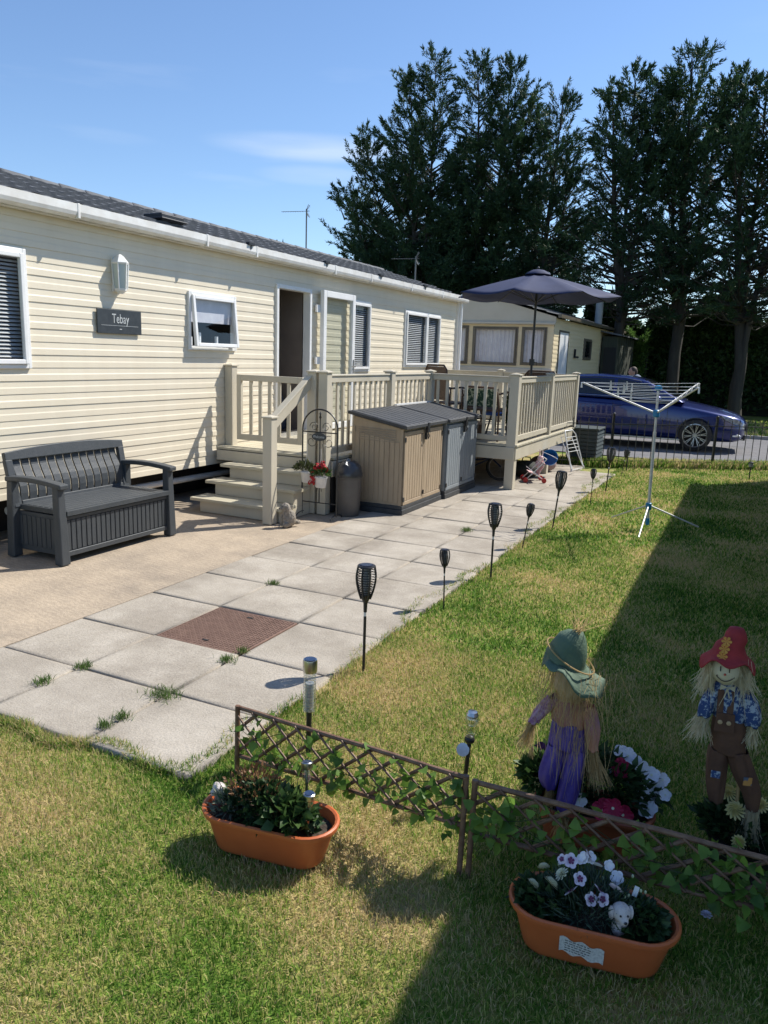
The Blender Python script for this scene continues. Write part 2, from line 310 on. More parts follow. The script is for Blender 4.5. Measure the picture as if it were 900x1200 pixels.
def lawnmat(name, blades):
    ma = bpy.data.materials.new(name); ma.use_nodes = True; n = ma.node_tree.nodes; l = ma.node_tree.links.new
    b = n['Principled BSDF']; o = n['Material Output']; b.inputs['Roughness'].default_value = .7; b.inputs['Specular IOR Level'].default_value = .2
    tc = n.new('ShaderNodeTexCoord'); 
    no = n.new('ShaderNodeTexNoise'); no.inputs['Scale'].default_value = .95; no.inputs['Detail'].default_value = 7; no.inputs['Roughness'].default_value = .62; l(tc.outputs['Object'], no.inputs[0])
    n2 = n.new('ShaderNodeTexNoise'); n2.inputs['Scale'].default_value = 34; n2.inputs['Detail'].default_value = 5; l(tc.outputs['Object'], n2.inputs[0])
    at = n.new('ShaderNodeAttribute'); at.attribute_name = 'rnd'
    s1 = n.new('ShaderNodeMath'); s1.operation = 'MULTIPLY_ADD'; s1.inputs[1].default_value = 2.3; s1.inputs[2].default_value = -.99 if blades else -.80; l(no.outputs[0], s1.inputs[0])
    s2 = n.new('ShaderNodeMath'); s2.operation = 'MULTIPLY_ADD'
    if blades: s2.inputs[1].default_value = 1.0; l(at.outputs['Fac'], s2.inputs[0]); s2b = s1.outputs[0]
    else: s2.inputs[1].default_value = .9; l(n2.outputs[0], s2.inputs[0]); s2b = s1.outputs[0]
    l(s2b, s2.inputs[2])
    for (px_, py_, r_, am_) in ((-1.0,1.95,.8,.38), (-1.65,3.45,.5,.30), (-1.55,1.2,.5,.18), (-1.65,5.75,.45,.22), (-.9,3.4,.6,.14)):
        vd_ = n.new('ShaderNodeVectorMath'); vd_.operation = 'DISTANCE'; vd_.inputs[1].default_value = (px_, py_, -.02); l(tc.outputs['Object'], vd_.inputs[0])
        mr = n.new('ShaderNodeMapRange'); mr.interpolation_type = 'SMOOTHSTEP'; mr.inputs[1].default_value = r_; mr.inputs[2].default_value = 0; mr.inputs[4].default_value = am_; l(vd_.outputs['Value'], mr.inputs[0])
        aa = n.new('ShaderNodeMath'); aa.operation = 'ADD'; l(s2.outputs[0], aa.inputs[0]); l(mr.outputs[0], aa.inputs[1]); s2 = aa
    s3 = n.new('ShaderNodeMath'); s3.operation = 'SUBTRACT'; s3.inputs[1].default_value = .18 if blades else .30; l(s2.outputs[0], s3.inputs[0])
    cr = n.new('ShaderNodeValToRGB'); els = cr.color_ramp.elements
    els[0].position = 0.0; els[0].color = (.055,.125,.015,1); els[1].position = 1; els[1].color = (.64,.50,.27,1)
    for p_, c_ in ((.22,(.125,.27,.03)), (.42,(.235,.36,.058)), (.60,(.43,.43,.13)), (.80,(.62,.50,.24))):
        q = els.new(p_); q.color = (*c_, 1)
    l(s3.outputs[0], cr.inputs[0]); l(cr.outputs[0], b.inputs['Base Color'])
    if blades:
        tr = n.new('ShaderNodeBsdfTranslucent'); l(cr.outputs[0], tr.inputs[0]); x = n.new('ShaderNodeMixShader'); x.inputs[0].default_value = .45
        l(b.outputs[0], x.inputs[1]); l(tr.outputs[0], x.inputs[2]); l(x.outputs[0], o.inputs[0])
    else:
        bu = n.new('ShaderNodeBump'); bu.inputs['Strength'].default_value = .9; bu.inputs['Distance'].default_value = .03; l(n2.outputs[0], bu.inputs['Height']); l(bu.outputs[0], b.inputs['Normal'])
        dk = n.new('ShaderNodeMixRGB'); dk.blend_type = 'MULTIPLY'; dk.inputs[0].default_value = 1; dk.inputs[2].default_value = (.62,.60,.56,1); l(cr.outputs[0], dk.inputs[1]); l(dk.outputs[0], b.inputs['Base Color'])
    return ma
def sheet(name, x0, x1, y0, y1, z, mat, n=1, amp=0):
    V = []; F = []
    for j in range(n+1):
        for i in range(n+1): V.append((x0+(x1-x0)*i/n, y0+(y1-y0)*j/n, z + (amp*(random.random()-.5) if 0 < i < n and 0 < j < n else 0)))
    for j in range(n):
        for i in range(n): a = j*(n+1)+i; F.append((a, a+1, a+n+2, a+n+1))
    m_ = MB().add(V, F); return struct(m_.build(name, mat, fixn=False))
lawn_m = lawnmat('lawn_soil', False)
sheet('ground', -500, 500, -300, 900, -.03, lawn_m)
tarm = concrete('tarmac', (.17,.165,.17), (.235,.23,.235), 6, .5, 90, (.11,.11,.115))
sheet('road', -60, 60, 14.9, 20.9, -.012, tarm, 1)
def kerb():
    m_ = MB(); x = -12.0
    while x < 12: m_.box(x, x+.905, 20.9, 21.02, -.03, .07); x += .915
    struct(m_.build('kerb', concrete('kerb_concrete', (.30,.29,.27), (.40,.39,.36), 5, .3, 60), bevel=.012))
kerb()
padm = concrete('brushed_concrete', (.52,.42,.31), (.26,.215,.17), 2.6, .45, 75, (.25,.21,.17), ribs=7.5)
pad = MB().box(-11, -3.735, 2.1, 17.5, -.08, -.006); struct(pad.build('concrete_pad', padm))
# slabs
slabm = concrete('paving_concrete', (.38,.335,.275), (.58,.525,.45), 3.0, .5, 55, (.24,.205,.165), stainlo=.56)
V = []; F = []; RN = []; EG = []
def slab(x0, x1, y0, y1, z=0.0, t=(0,0)):
    k = len(V); g_ = .005; x0 += g_; x1 -= g_; y0 += g_; y1 -= g_; c = .008; r = random.random()
    def zz(x, y): return z + t[0]*(x-(x0+x1)/2) + t[1]*(y-(y0+y1)/2)
    P = [(x0, y0), (x1, y0), (x1, y1), (x0, y1)]; Q = [(x0+c, y0+c), (x1-c, y0+c), (x1-c, y1-c), (x0+c, y1-c)]; i_ = .030; Q2 = [(x0+i_, y0+i_), (x1-i_, y0+i_), (x1-i_, y1-i_), (x0+i_, y1-i_)]
    V.extend([(x, y, -.06) for x, y in P] + [(x, y, zz(x, y)-.006) for x, y in P] + [(x, y, zz(x, y)) for x, y in Q] + [(x, y, zz(x, y)) for x, y in Q2]); EG.extend([1]*12+[0]*4)
    for b_ in (0, 4, 8):
        for i in range(4): F.append((k+b_+i, k+b_+(i+1) % 4, k+b_+4+(i+1) % 4, k+b_+4+i))
    F.append((k+12, k+13, k+14, k+15)); RN.extend([r]*16)
cols = [(-3.73,-3.13), (-3.13,-2.50), (-2.50,-1.90)]
ys = [2.235,2.81,3.385,4.02,4.61,5.2,5.79,6.36,6.96,7.56,8.16,8.76,9.36,9.96,10.56,11.16,11.76,12.36,12.96]
for j in range(len(ys)-1):
    for i, (a, b_) in enumerate(cols):
        if i == 1 and abs(ys[j]-3.385) < .01: continue
        if i == 2 and ys[j] > 12: continue
        slab(a, b_, ys[j]+(.0 if j else 0), ys[j+1], random.uniform(-.003,.003), (random.uniform(-.004,.004), random.uniform(-.004,.004)))
so_ = npmesh('path', V, F, slabm, rnd=RN); struct(so_)
a_ = so_.data.attributes.new('edge', 'FLOAT', 'POINT'); a_.data.foreach_set('value', np.array(EG, np.float32)*.24)
rust = pm('rusty_iron', (.145,.082,.06), (.22,.135,.10), 14, .8, .4, 130, lo=.3, hi=.7)
mh = thing('manhole_cover', 'rusty brown square checker plate cover set into the pale paving slabs', 'manhole cover', (-2.815, 3.70, 0))
q = MB().box(-.308,.308,-.31,.31,-.04,-.004); q.build('cover_plate', rust, mh, bevel=.004)
q = MB()
for i in range(30):
    for j in range(30):
        a = (45 if (i+j) % 2 else -45); cx, cy = -.29+i*.02, -.29+j*.02
        q.obox((cx, cy, -.0025), (.015,.0045,.004), Matrix.Rotation(R(a), 3, 'Z'))
q.build('raised_pattern', rust, mh)
for yy in (.2275, -.2275): MB().box(-.02,.02,yy-.0075,yy+.0075,-.003,.001).build('key_slot', M['dark'], mh)

# lawn blades
bladem = lawnmat('grass_blades', True)
def edge_x(y): return -1.93 + .05*np.sin(y*2.1+.5) + .035*np.sin(y*6.3) - .02*np.sin(y*17.) - .10*np.clip((y-8)/5, 0, 1)
def edge_y(x): return 2.235 + .04*np.sin(x*5.) + .03*np.sin(x*13.+1)
def blades(P, h, w, lean=.6):
    """P (n,2) roots; returns verts, tris, rnd: each blade 5 verts, 3 tris"""
    n = len(P); a = rng.random(n)*2*np.pi; la = rng.random(n)*2*np.pi; le = rng.random(n)**.8*lean
    hh = h*(.45+.8*rng.random(n)); ww = w*(.6+.7*rng.random(n)); z0 = -.024
    dx = np.cos(a)*ww/2; dy = np.sin(a)*ww/2; lx = np.cos(la)*le*hh; ly = np.sin(la)*le*hh
    V = np.empty((n, 5, 3)); hz = hh*np.sqrt(np.clip(1-(le*.8)**2, .1, 1))
    V[:,0] = np.c_[P[:,0]-dx, P[:,1]-dy, np.full(n, z0)]; V[:,1] = np.c_[P[:,0]+dx, P[:,1]+dy, np.full(n, z0)]
    V[:,2] = np.c_[P[:,0]-dx*.8+lx*.35, P[:,1]-dy*.8+ly*.35, z0+hz*.6]; V[:,3] = np.c_[P[:,0]+dx*.8+lx*.35, P[:,1]+dy*.8+ly*.35, z0+hz*.6]
    V[:,4] = np.c_[P[:,0]+lx, P[:,1]+ly, z0+hz]
    b_ = np.arange(n)[:,None]*5
    T = np.stack([b_+[0,1,3], b_+[0,3,2], b_+[2,3,4]], 1).reshape(-1, 3)
    return V.reshape(-1, 3), T, np.repeat(rng.random(n), 5)
def region(n, x0, x1, y0, y1, test, pw=None):
    P = np.c_[x0+(x1-x0)*rng.random(n), y0+(y1-y0)*rng.random(n)]
    k = test(P[:,0], P[:,1]); return P[k]
onlawn = lambda x, y: ((y < edge_y(x)) | (x > edge_x(y)) & (y < 14.75))
sets = []
sets.append(blades(region(230000, -4.2, 1.2, .9, 2.6, onlawn), .026, .0034, 1.1))
sets.append(blades(region(120000, -2.2, 1.0, 2.5, 4.2, onlawn), .027, .0042, 1.1))
sets.append(blades(region(90000, -2.2, 1.1, 4.2, 7.5, onlawn), .028, .007, 1.1))
sets.append(blades(region(80000, -2.4, 1.6, 7.5, 14.7, onlawn), .032, .012, 1.0))
sets.append(blades(region(110000, -9, 2.6, -2.2, 2.2, lambda x, y: ((y < .9) | (x < -4.2) | (x > 1.2)) & (y < edge_y(x)) & ((x > -5) | (y < 2.08))), .030, .010, 1.1))
# longer tufts along the path edge and along the railings
def along(n, f, w): 
    t = rng.random(n); return np.array([f(q) for q in t]) + (rng.random((n, 2))-.5)*w
sets.append(blades(along(5000, lambda t: (float(edge_x(2.3+10*t**1.3)), 2.3+10*t**1.3), (.06,.05)), .048, .005, .9))
sets.append(blades(along(6000, lambda t: (-4.2+2.3*t, float(edge_y(-4.2+2.3*t))), (.05,.05)), .045, .004, .9))
def fl(t): return (-2.55+3.9*t, 13.22+3.9*t*.62)
fr = along(16000, fl, (.35,.42)); sets.append(blades(fr, .13, .016, .7))
sets.append(blades(along(3500, lambda t: (-3.1+.9*t, 13.15+.35*t), (.5,.25)), .12, .014, .7))
Vs = []; Ts = []; Rs = []; k = 0
for v_, t_, r_ in sets: Vs.append(v_); Ts.append(t_+k); Rs.append(r_); k += len(v_)
gr = npmesh('lawn_grass', np.concatenate(Vs), np.concatenate(Ts), bladem, rnd=np.concatenate(Rs))
tag(gr, 'short mown lawn with dry straw coloured patches beside the paving', 'grass', kind='stuff')
# far verge behind the road
sets = [blades(region(40000, -9, 8, 21.05, 27, lambda x, y: y > 0), .12, .04, .7)]
gv = npmesh('verge_grass', sets[0][0], sets[0][1], bladem, rnd=sets[0][2]); tag(gv, 'shaded green verge beyond the tarmac road under the tall trees', 'grass', kind='stuff')
# weed tufts in the slab joints
weedm = leafmat('weed_green', (.05,.11,.02), (.13,.20,.05), 8)
weeds = [(-3.13,2.57,.055,'small tuft of grass in the slab joint nearest the left edge'), (-3.10,2.81,.05,'flat weed tuft on a slab joint left of the rusty cover'), (-2.50,2.76,.10,'largest bushy grass tuft growing between the near paving slabs'),
    (-2.505,2.48,.045,'small grass tuft in the joint just above the lawn edge'), (-2.51,2.38,.035,'tiniest grass tuft at the front rim of the paving'), (-2.50,3.27,.055,'grass tuft touching the near corner of the rusty cover'),
    (-2.50,3.42,.035,'thin grass strands at the right edge of the rusty cover'), (-3.10,4.62,.05,'dry tuft in the slab joint behind the rusty cover'), (-2.50,7.16,.07,'lone grass tuft on the slabs in front of the grey shed'), (-3.62,2.33,.06,'clump of weeds at the lower left end of the paving')]
for x, y, r, lab in weeds:
    n_ = int(150*(r/.06)); r *= .8; t_ = rng.random(n_); P = np.c_[rng.normal(0, r*.55, n_)*1.0, rng.normal(0, r*.45, n_)*1.1]
    v_, f_, rn = blades(P, .042, .0036, 1.1); v_[:,2] += .026
    o = npmesh('weed_tuft', v_, f_, weedm, rnd=rn); o.location = (x, y, 0); tag(o, lab, 'weed', 'weeds in the paving joints')

# ------------------------------------------------------------------ caravans
def siding(mb, fmap, u0, u1, z0, z1, holes=(), pitch=.1105, top=None):
    """shiplap planks; fmap(u, d, z) -> point; holes = [(u0,u1,z0,z1)]; top(z)->(ua,ub) clips a gable"""
    zs = []; k = int(math.ceil((z1-z0)/pitch))
    prof = []
    for i in range(k):
        b_ = z0+i*pitch; dd = .0085 if i % 2 else .0065
        for f_, d_ in ((0, 0.0), (.02, dd), (.46, dd*.90), (.56, dd*.42), (.93, .002)):
            if b_+f_*pitch <= z1: prof.append((b_+f_*pitch, d_))
    prof.append((z1, 0.001))
    cuts = sorted({z for h in holes for z in h[2:4]})
    P = []
    for (a, b_) in zip(prof[:-1], prof[1:]):
        P.append(a)
        for c in cuts:
            if a[0]+1e-6 < c < b_[0]-1e-6: P.append((c, a[1]+(b_[1]-a[1])*(c-a[0])/(b_[0]-a[0])))
    P.append(prof[-1])
    for (za, da), (zb_, db) in zip(P[:-1], P[1:]):
        zm = (za+zb_)/2; iv = [(u0, u1)]
        for h in holes:
            if h[2] < zm < h[3]:
                nv = []
                for a, b_ in iv:
                    if h[1] <= a or h[0] >= b_: nv.append((a, b_))
                    else:
                        if h[0] > a: nv.append((a, h[0]))
                        if h[1] < b_: nv.append((h[1], b_))
                iv = nv
        for a, b_ in iv:
            a0, b0, a1, b1 = a, b_, a, b_
            if top is not None:
                ta = top(za); tb = top(zb_); a0 = max(a, ta[0]); b0 = min(b_, ta[1]); a1 = max(a, tb[0]); b1 = min(b_, tb[1])
                if b0 <= a0 or b1 < a1-1e-6: continue
            mb.add([fmap(a0, da, za), fmap(b0, da, za), fmap(b1, db, zb_), fmap(a1, db, zb_)], [(0, 1, 2, 3)])
def frame4(mb, f, u0, u1, z0, z1, w, d0, d1):
    """rectangular frame of four members in wall coordinates"""
    def b4(a0, a1, c0, c1):
        mb.hexa([f(a0, d0, c0), f(a1, d0, c0), f(a1, d1, c0), f(a0, d1, c0), f(a0, d0, c1), f(a1, d0, c1), f(a1, d1, c1), f(a0, d1, c1)])
    b4(u0, u0+w, z0, z1); b4(u1-w, u1, z0, z1); b4(u0+w, u1-w, z0, z0+w); b4(u0+w, u1-w, z1-w, z1)
def fbox(mb, f, u0, u1, z0, z1, d0, d1):
    mb.hexa([f(u0, d0, z0), f(u1, d0, z0), f(u1, d1, z0), f(u0, d1, z0), f(u0, d0, z1), f(u1, d0, z1), f(u1, d1, z1), f(u0, d1, z1)])
def window(root, f, u0, u1, z0, z1, blinds=True, splits=(), tilt=0, name='window', lab=None, sashcol=None, curtain=None):
    fr = MB(); frame4(fr, f, u0, u1, z0, z1, .035, -.04, .030)
    wf = fr.build(name, sashcol or M['white'], root, bevel=.005, wc=True)
    if lab: wf['label'] = lab
    us = [u0+.035]+list(splits)+[u1-.035]
    for i in range(len(us)-1):
        s_ = MB(); a, b_ = us[i]+.004, us[i+1]-.004
        def ft(u, d, z, _f=f): 
            q = (z1-z); return _f(u, d + math.sin(tilt)*q, z1 - math.cos(tilt)*q)
        frame4(s_, ft, a, b_, z0+.037, z1-.037, .040, .012, .052 if tilt == 0 else .05)
        s_.build('sash', sashcol or M['white'], wf, bevel=.006, wc=True)
        g_ = MB(); g_.add([ft(a+.036,.026,z0+.075), ft(b_-.036,.026,z0+.075), ft(b_-.036,.026,z1-.075), ft(a+.036,.026,z1-.075)], [(0,1,2,3)]); g_.build('pane', M['glass'], wf, wc=True)
    if blinds:
        s_ = MB(); z = z0+.06
        while z < z1-.05:
            P = [f(u0+.05, -.012, z), f(u1-.05, -.012, z), f(u1-.05, -.030, z+.020), f(u0+.05, -.030, z+.020)]
            s_.add(P+[tuple(Vector(p)+Vector((0,0,.0012))) for p in P], [(0,1,2,3), (4,5,6,7)]); z += .032
        s_.build('blind', M['blind'], wf, wc=True, fixn=False)
    if curtain:
        s_ = MB(); n_ = int((u1-u0)/.02); V_ = []
        for i in range(n_+1):
            u = u0+.04+(u1-u0-.08)*i/n_; d = -.09+.018*math.sin(i*1.1)+.008*math.sin(i*.37)
            V_ += [f(u, d, curtain[0]), f(u, d, curtain[1])]
        s_.add(V_, [(2*i, 2*i+2, 2*i+3, 2*i+1) for i in range(n_)]); s_.build('curtain', M['curtain'], wf, smooth=60, wc=True, fixn=False)
    return wf
def tile_roof(root, xr, zr, xe, ze, y0, y1, mat, wave=.21, name='roof'):
    """one pitched slope from ridge (xr,zr) to eave (xe,ze), pressed-metal tile relief"""
    L_ = math.hypot(xe-xr, ze-zr); nr = max(3, int(L_/.33)); ny = int((y1-y0)/wave*8); V_ = []; F_ = []
    nx_, nz_ = -(ze-zr)/L_*(1 if xe > xr else 1), abs(xe-xr)/L_
    nvec = Vector((-(ze-zr)*(1 if xe > xr else -1), 0, abs(xe-xr))).normalized() if xe > xr else Vector(((ze-zr), 0, abs(xe-xr))).normalized()
    rows = []
    for r in range(nr):
        rows += [(r/nr+1e-4, .0), ((r+.5)/nr, .010), ((r+.999)/nr, .026)]
    for (t, d) in rows:
        for j in range(ny+1):
            y = y0+(y1-y0)*j/ny; w_ = .012*abs(math.sin(math.pi*(y-y0)/wave))**.6
            p = Vector((xr+(xe-xr)*t, y, zr+(ze-zr)*t)) + nvec*(d+w_+.02)
            V_.append(tuple(p))
    for i in range(len(rows)-1):
        for j in range(ny): a = i*(ny+1)+j; F_.append((a, a+1, a+ny+2, a+ny+1))
    o = MB().add(V_, F_).build(name, mat, root, smooth=50, wc=True, fixn=False); return o
def caravan_shell(root, XW, sgn, width, Y0, Y1, zb, ze, zr, holes, endholes=(), ridge_mat=None, far=True, wallmat=None, tile=True):
    """XW visible long wall; body extends to XW - sgn*width"""
    XB = XW - sgn*width; XC = (XW+XB)/2; wm_ = wallmat or M['siding']
    fW = lambda u, d, z: (XW+sgn*d, u, z)
    w = MB(); siding(w, fW, Y0, Y1, zb, ze, holes); w.build('wall', wm_, root, wc=True, fixn=False)
    fB = lambda u, d, z: (XB-sgn*d, u, z); w = MB(); siding(w, fB, Y0, Y1, zb, ze); w.build('wall', wm_, root, wc=True, fixn=False)
    xa, xb = min(XW, XB), max(XW, XB)
    def top(z):
        if z <= ze: return (xa, xb)
        q = (z-ze)/(zr-ze)*(xb-xa)/2; return (xa+q, xb-q)
    for Y, s_ in ((Y0, -1), (Y1, 1)):
        f = lambda u, d, z, Y=Y, s_=s_: (u, Y+s_*d, z); w = MB(); siding(w, f, xa, xb, zb, zr-.01, endholes if s_ < 0 else (), top=top); w.build('end_wall', wm_, root, wc=True, fixn=False)
    q = MB().box(xa+.02, xb-.02, Y0+.02, Y1-.02, zb+.002, zb+.08); q.build('floor', M['dark'], root, wc=True)
    q = MB().box(xa+.35, xb-.35, Y0+.3, Y1-.3, zb-.16, zb-.002); q.build('chassis', M['dark'], root, wc=True)
    q = MB().box(xa+.5, xb-.5, Y0+.5, Y1-.5, -.005, zb-.162); q.build('dark_underfloor_fill', M['dark'], root, wc=True)  # solid dark box added to keep light out of the underfloor gap
    return fW

mc = thing('static_caravan', 'cream clad static caravan with grey tiled roof, open glass door and black name plate', 'caravan', (-5.65, 9, 0))
XW, XB = -5.65, -9.35
holes = [(3.72,4.70,1.49,2.465), (6.74,7.58,1.69,2.31), (8.42,9.27,.60,2.54), (10.42,11.06,1.44,2.50), (12.36,13.98,1.51,2.48)]
fW = caravan_shell(mc, XW, 1, 3.7, 2.6, 14.9, .39, 2.80, 3.44, holes)
window(mc, fW, *holes[0]); 
w2 = window(mc, fW, *holes[1], blinds=False, tilt=R(5), curtain=None, lab='small window propped open over the wall with a white half blind')
q = MB(); fbox(q, fW, 6.79, 7.53, 1.99, 2.28, -.02, -.015); q.build('half_blind', M['curtain'], w2, wc=True)
q = MB()
for yy in (6.9, 7.05, 7.36): q.box(XW-.12, XW-.09, yy, yy+.03, 1.74, 1.86+.04*math.sin(yy*9))
q.box(XW-.14, XW-.06, 6.8, 7.5, 1.71, 1.735); q.build('sill_ornaments', M['white'], w2, wc=True)
window(mc, fW, *holes[3])
window(mc, fW, *holes[4], splits=(13.30,))
# door opening and open leaf
q = MB(); frame4(q, fW, 8.42, 9.27, .60, 2.54, .05, -.08, .035); df = q.build('door_frame', M['white'], mc, bevel=.006, wc=True)
q = MB(); fbox(q, fW, 8.47, 9.22, .60, .655, -.06, .05); q.build('threshold', M['steel'], df, wc=True)
dr = MB(); frame4(dr, fW, 9.45, 10.38, .63, 2.55, .085, .055, .115); d_o = dr.build('door', M['white'], mc, bevel=.006, wc=True); d_o['label'] = 'white glazed door folded back flat against the wall'
q = MB(); q.add([fW(9.525,.084,.705), fW(10.305,.084,.705), fW(10.305,.084,2.475), fW(9.525,.084,2.475)], [(0,1,2,3)]); q.build('pane', M['doorglass'], d_o, wc=True)
q = MB(); q.tube([(XW+.115, 10.34, 1.52), (XW+.15, 10.34, 1.52), (XW+.15, 10.24, 1.52)], .008, 8); q.box(XW+.114, XW+.122, 10.325, 10.355, 1.42, 1.62); q.build('handle', M['steel'], d_o, wc=True)
for zz in (.9, 1.6, 2.3): MB().box(XW+.03, XW+.06, 9.36, 9.46, zz-.05, zz+.05).build('hinge', M['white'], d_o, wc=True)
q = MB(); q.box(XW-.75, XW-.72, 2.7, 14.8, .47, 2.8); q.build('inner_wall', M['inner'], mc, wc=True)
q = MB(); q.box(XW-.72, XW-.10, 9.235, 9.26, .47, 2.8); q.box(XW-.72, XW-.10, 8.05, 8.09, .47, 2.8); q.build('partition', M['inner'], mc, wc=True)
# coat hanging just inside the door
n_ = 14; V_ = []
for i in range(n_+1):
    t = i/n_; z = 1.95-1.3*t; w_ = .04+.24*min(1, t*1.3)+.03*math.sin(t*9)
    V_.append([(XW-.45-w_*math.cos(a)*.7, 9.02-w_*.45*math.sin(a)+.01*math.sin(5*a+t*4), z) for a in np.linspace(0, 2*math.pi, 20, endpoint=False)])
F_ = [(i*20+j, i*20+(j+1) % 20, (i+1)*20+(j+1) % 20, (i+1)*20+j) for i in range(n_) for j in range(20)]
ct = MB().add([p for r in V_ for p in r], F_+[tuple(range(20))]).build('coat', pm('navy_cloth', (.012,.017,.035), (.02,.028,.05), 8, .85), smooth=60)
tag(ct, 'dark navy coat hanging just inside the open doorway', 'coat')
# roof
tile_roof(mc, -7.5, 3.44, -5.50, 2.845, 2.52, 14.98, M['rooftile']); tile_roof(mc, -7.5, 3.44, -9.50, 2.845, 2.52, 14.98, M['rooftile'])
q = MB()
y = 2.52
while y < 14.9:
    q.lathe([(.055, 0), (.068, .02), (.062, .36), (.05, .38)], (-7.5, y, 3.440), 12, sy=1, sx=1, M=Matrix.Rotation(R(-90), 3, 'X')); y += .385
q.build('ridge_cap', M['rooftile'], mc, wc=True, smooth=40)
q = MB(); q.box(-5.645, -5.56, 2.55, 14.95, 2.77, 2.86); q.box(-9.44, -9.355, 2.55, 14.95, 2.77, 2.86); q.build('fascia', M['gutter'], mc, wc=True)
gp = [(-5.555,2.885), (-5.555,2.80), (-5.54,2.775), (-5.49,2.77), (-5.455,2.79), (-5.445,2.82), (-5.445,2.885), (-5.452,2.885), (-5.452,2.82), (-5.49,2.785), (-5.54,2.79), (-5.548,2.885)]
gt = MB().ext([(x, z) for x, z in gp], 'y', 2.5, 15.0).build('gutter', M['gutter'], mc, wc=True)
gb = MB()
for yy in (5.12, 6.85, 7.75, 9.6, 10.7, 12.2, 13.6): MB().box(-5.56, -5.441, yy-.014, yy+.014, 2.766, 2.889).build('gutter_bracket', M['gutter'], gt, bevel=.004, wc=True)
for yy in (7.62, 9.35, 11.0, 12.75):
    q = MB(); q.box(-5.475, -5.425, yy-.055, yy+.055, 2.880, 2.915); q.box(-5.444, -5.438, yy-.012, yy+.012, 2.84, 2.885)
    q.build('gutter_light', M['blackplastic'], mc, bevel=.006, wc=True)
q = MB(); q.box(-6.05, -5.8, 6.55, 6.9, 3.0, 3.075); q.obox((-5.93, 6.72, 3.02), (.34,.42,.02)); q.build('roof_vent', M['blackplastic'], mc, bevel=.01, wc=True)
MB().tube([(-5.58, 14.93, 2.80), (-5.58, 14.93, .30), (-5.50, 14.93, .22)], .034, 10).build('downpipe', M['white'], mc, wc=True, smooth=40)
for a_, b_ in ((14.86, 14.895), (2.58, 2.64)): MB().box(-5.655, -5.60, a_, b_, .39, 2.8).build('corner_trim', M['white'], mc, wc=True)
q = MB(); q.tube([(-5.8, 4.5, .26), (-5.78, 6.4, .25), (-5.78, 9, .22)], .035, 10); q.build('waste_pipe', M['gutter'], mc, smooth=40, wc=True)
# wall lamp
wl = MB(); cy, cz = 5.72, 2.19
wl.lathe([(.02,0), (.055,.03), (.06,.05)], (XW+.065, cy, cz-.0), 6); wl.lathe([(.078,.27), (.085,.285), (.035,.345), (.012,.36)], (XW+.065, cy, cz), 6); wl.box(XW, XW+.02, cy-.05, cy+.05, cz+.02, cz+.33)
for k in range(6):
    a = 2*math.pi*k/6; wl.bar((XW+.065+.062*math.cos(a), cy+.062*math.sin(a), cz+.045), (XW+.065+.078*math.cos(a), cy+.078*math.sin(a), cz+.275), .009, .009)
wl_o = wl.build('wall_lamp', M['white'], mc, wc=True); wl_o['label'] = 'white hexagonal lantern on the wall above the name plate'
q = MB(); q.lathe([(.054,.05), (.07,.272)], (XW+.065, cy, cz), 6); q.build('lamp_glass', pm('frosted_glass', (.55,.60,.58), (.5,.56,.54), 5, .25), wl_o, wc=True)
# name plate
def text(s, size, loc, rot, mat, parent, name='lettering', sx=1, ext=.0012, align='CENTER', wc=True):
    cu = bpy.data.curves.new(name, 'FONT'); cu.body = s; cu.size = size; cu.extrude = ext; cu.align_x = align; cu.align_y = 'CENTER'; cu.resolution_u = 3
    t_ = bpy.data.objects.new('tmp', cu); col.objects.link(t_); dg = bpy.context.evaluated_depsgraph_get(); dg.update()
    me = bpy.data.meshes.new_from_object(t_.evaluated_get(dg)); bpy.data.objects.remove(t_); bpy.data.curves.remove(cu)
    X = Matrix.LocRotScale(Vector(loc), Euler(rot), Vector((sx, 1, 1))); me.transform(X); me.materials.clear(); me.materials.append(mat)
    o = bpy.data.objects.new(name, me); col.objects.link(o)
    if parent is not None:
        o.parent = parent
        if wc: me.transform(wmat(parent).inverted())
    return o
q = MB(); fbox(q, fW, 5.445, 6.015, 1.817, 2.043, .018, .032); np_ = q.build('name_plate', M['sign'], mc, bevel=.003, wc=True); np_['label'] = 'black slate plate lettered Tebay'
text('Tebay', .125, (XW+.0335, 5.735, 1.955), (R(90), 0, R(90)), M['signtext'], np_, sx=.72)
q = MB(); fbox(q, fW, 5.49, 5.97, 1.892, 1.895, .032, .0335); fbox(q, fW, 5.72, 5.75, 1.858, 1.866, .032, .0335); q.build('engraved_line', M['signtext'], np_, wc=True)

# ------------------------------------------------------------------ neighbouring caravan on the right (casts the big shadow)
nc = thing('static_caravan', 'static caravan just right of the viewer whose shadow covers the right of the lawn', 'caravan', (.82, 8, 0))
nh = [(4.2,5.6,1.4,2.3), (7.6,8.3,.55,2.45), (9.4,10.4,1.5,2.3), (12.0,13.4,1.3,2.35)]
fN = caravan_shell(nc, .82, -1, 3.7, 2.1, 14.15, .45, 2.80, 3.42, nh)
for h in (nh[0], nh[2], nh[3]): window(nc, fN, *h)
q = MB(); frame4(q, fN, *nh[1], .05, -.08, .035); q.build('door_frame', M['white'], nc, wc=True)
q = MB(); fbox(q, fN, 7.65, 8.25, .6, 2.4, -.02, .02); q.build('door', M['white'], nc, bevel=.004, wc=True)
for s_ in (-1, 1): tile_roof(nc, 2.67, 3.44, 2.67+s_*2.0, 2.845, 2.02, 14.22, M['rooftile'])
q = MB(); q.box(.665, .78, 2.0, 14.24, 2.80, 2.90); q.build('gutter', M['gutter'], nc, wc=True)
q = MB(); q.box(2.57, 2.77, 2.02, 14.22, 3.43, 3.50); q.build('ridge_cap', M['rooftile'], nc, wc=True)

nc.location.x += .11; nc.rotation_euler.z = .0095
